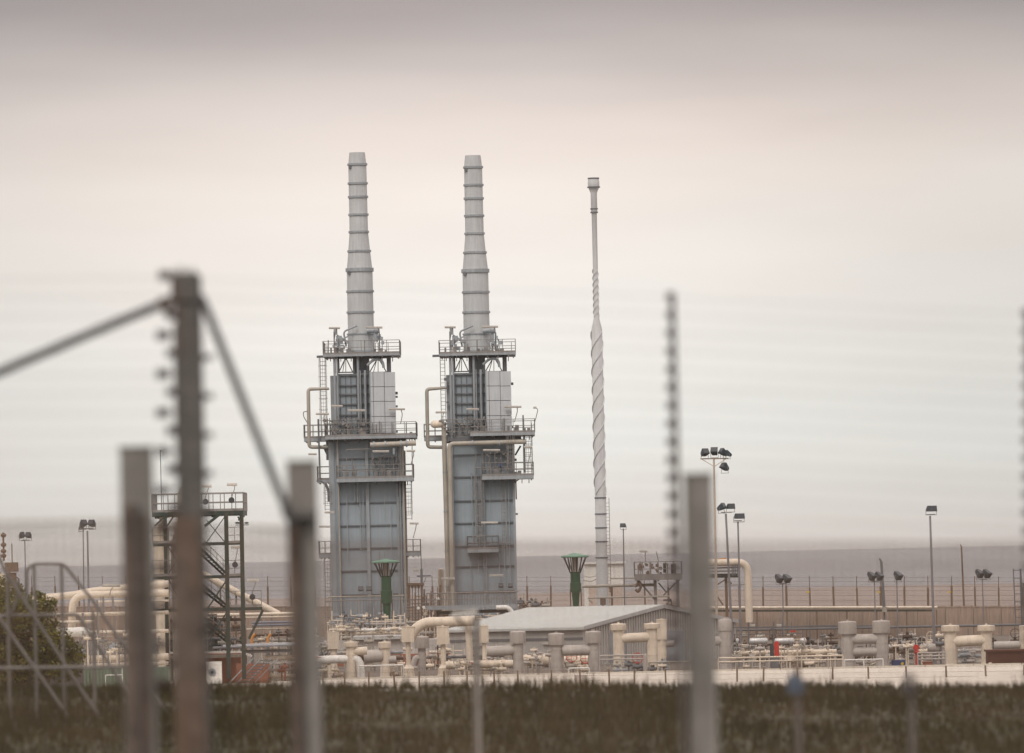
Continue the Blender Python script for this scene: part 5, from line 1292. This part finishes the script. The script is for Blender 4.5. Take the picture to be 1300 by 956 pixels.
def crown(lobes, n, size, m):
    mb = MB()
    for i in range(n):
        c, r_ = random.choices(lobes, weights=[l[1]**2 for l in lobes])[0]
        v = Vector((random.gauss(0,1), random.gauss(0,1), random.gauss(0,1))).normalized()
        rr_ = r_*(random.random()**.35)*(1+.25*noise.noise(v*2.5+c))
        p = c+Vector((v.x*rr_, v.y*rr_, v.z*rr_*.85))
        if noise.noise(p*1.5) < -.22: continue
        s_ = size*random.uniform(.6, 1.5)
        a = Vector((random.gauss(0,1), random.gauss(0,1), random.gauss(0,.7))).normalized(); bb = a.orthogonal().normalized(); bb.rotate(Matrix.Rotation(random.random()*6.28, 3, a))
        mb.add([p-a*s_, p+bb*s_*.4, p+a*s_, p-bb*s_*.4], [(0,1,2,3)])
    return mb
c0 = P(20, 868, DB)
t = thing('shrub_tree', (c0.x, DB, 0), 'bushy olive brown tree at the far left behind the blurred stair rails', 'tree')
lobes = []
for x, y, r_ in ((-10,760,38),(15,775,36),(40,790,34),(-5,810,45),(60,815,32),(80,826,24),(45,842,34),(10,842,40),(62,768,13),(36,758,14),(95,836,14),(-35,790,50),(82,848,22),(52,757,8),(20,748,12)):
    lobes.append((P(x, y, DB+random.uniform(-.8,.8)), r_*kb))
crown(lobes, 26000, .075, leafm).build('crown', leafm, t)
mb = MB(); b0 = Vector((c0.x-.3, DB, 0))
mb.tube([b0, b0+Vector((.1,0,1.2)), b0+Vector((.2,0,2.6))], [.2,.16,.12], 10)
for l in lobes:
    mb.tube([b0+Vector((.15,0,1.3+random.random())), b0.lerp(l[0], .6)+Vector((0,0,1.1)), l[0]], [.09,.05,.015], 6)
mb.build('trunk', 'bark', t)
# ================================================================ ROUGH GRASS
gm = bpy.data.materials.new('long_grass'); gm.use_nodes = True; nt = gm.node_tree; b = nt.nodes['Principled BSDF']; b.inputs['Roughness'].default_value = .9; b.inputs['Specular IOR Level'].default_value = .1
gi = nt.nodes.new('ShaderNodeTexCoord'); n_ = nt.nodes.new('ShaderNodeTexNoise'); n_.inputs['Scale'].default_value = .5; n_.inputs['Detail'].default_value = 5
rp_ = nt.nodes.new('ShaderNodeValToRGB'); e = rp_.color_ramp.elements; e[0].position = .35; e[0].color = (.02,.028,.01,1); e[1].position = .7; e[1].color = (.06,.05,.022,1)
nt.links.new(gi.outputs['Object'], n_.inputs['Vector']); nt.links.new(n_.outputs['Fac'], rp_.inputs[0]); nt.links.new(rp_.outputs[0], b.inputs['Base Color'])
mb = MB(); random.seed(4)
for i in range(16000):
    d = 54 + 52*random.random()**.8; hw = d*.085
    x = random.uniform(-hw, hw); z = ground_z(x, d)
    h = random.uniform(.05, .17)*(1+1.1*noise.noise(Vector((x*.4, d*.15, 0))))
    if random.random() < .03: h *= 2.1
    for k_ in range(3):
        a = random.random()*6.28; w_ = .012; dx_, dy_ = math.cos(a), math.sin(a); l = random.uniform(.01,.07)
        ox, oy = random.uniform(-.05,.05), random.uniform(-.05,.05)
        mb.add([(x+ox-dy_*w_, d+oy+dx_*w_, z-.01), (x+ox+dy_*w_, d+oy-dx_*w_, z-.01), (x+ox+dx_*l, d+oy+dy_*l, z+h)], [(0,1,2)])
tag(mb.build('rough_grass', gm), kind='stuff')
hm = bpy.data.materials.new('haze_air'); hm.use_nodes = True; nt = hm.node_tree; nt.nodes.clear()
ho = nt.nodes.new('ShaderNodeOutputMaterial'); hv = nt.nodes.new('ShaderNodeVolumePrincipled')
hv.inputs['Color'].default_value = (.93,.92,.92,1); hv.inputs['Density'].default_value = HAZE; hv.inputs['Anisotropy'].default_value = .0
nt.links.new(hv.outputs[0], ho.inputs['Volume'])
if HAZE > 0:
    hz.box((0, 9300, 24.4), 18600, 19800, 55); tag(hz.build('haze', hm), kind='stuff')
for o in bpy.data.objects:
    if '_loc' in o: del o['_loc']
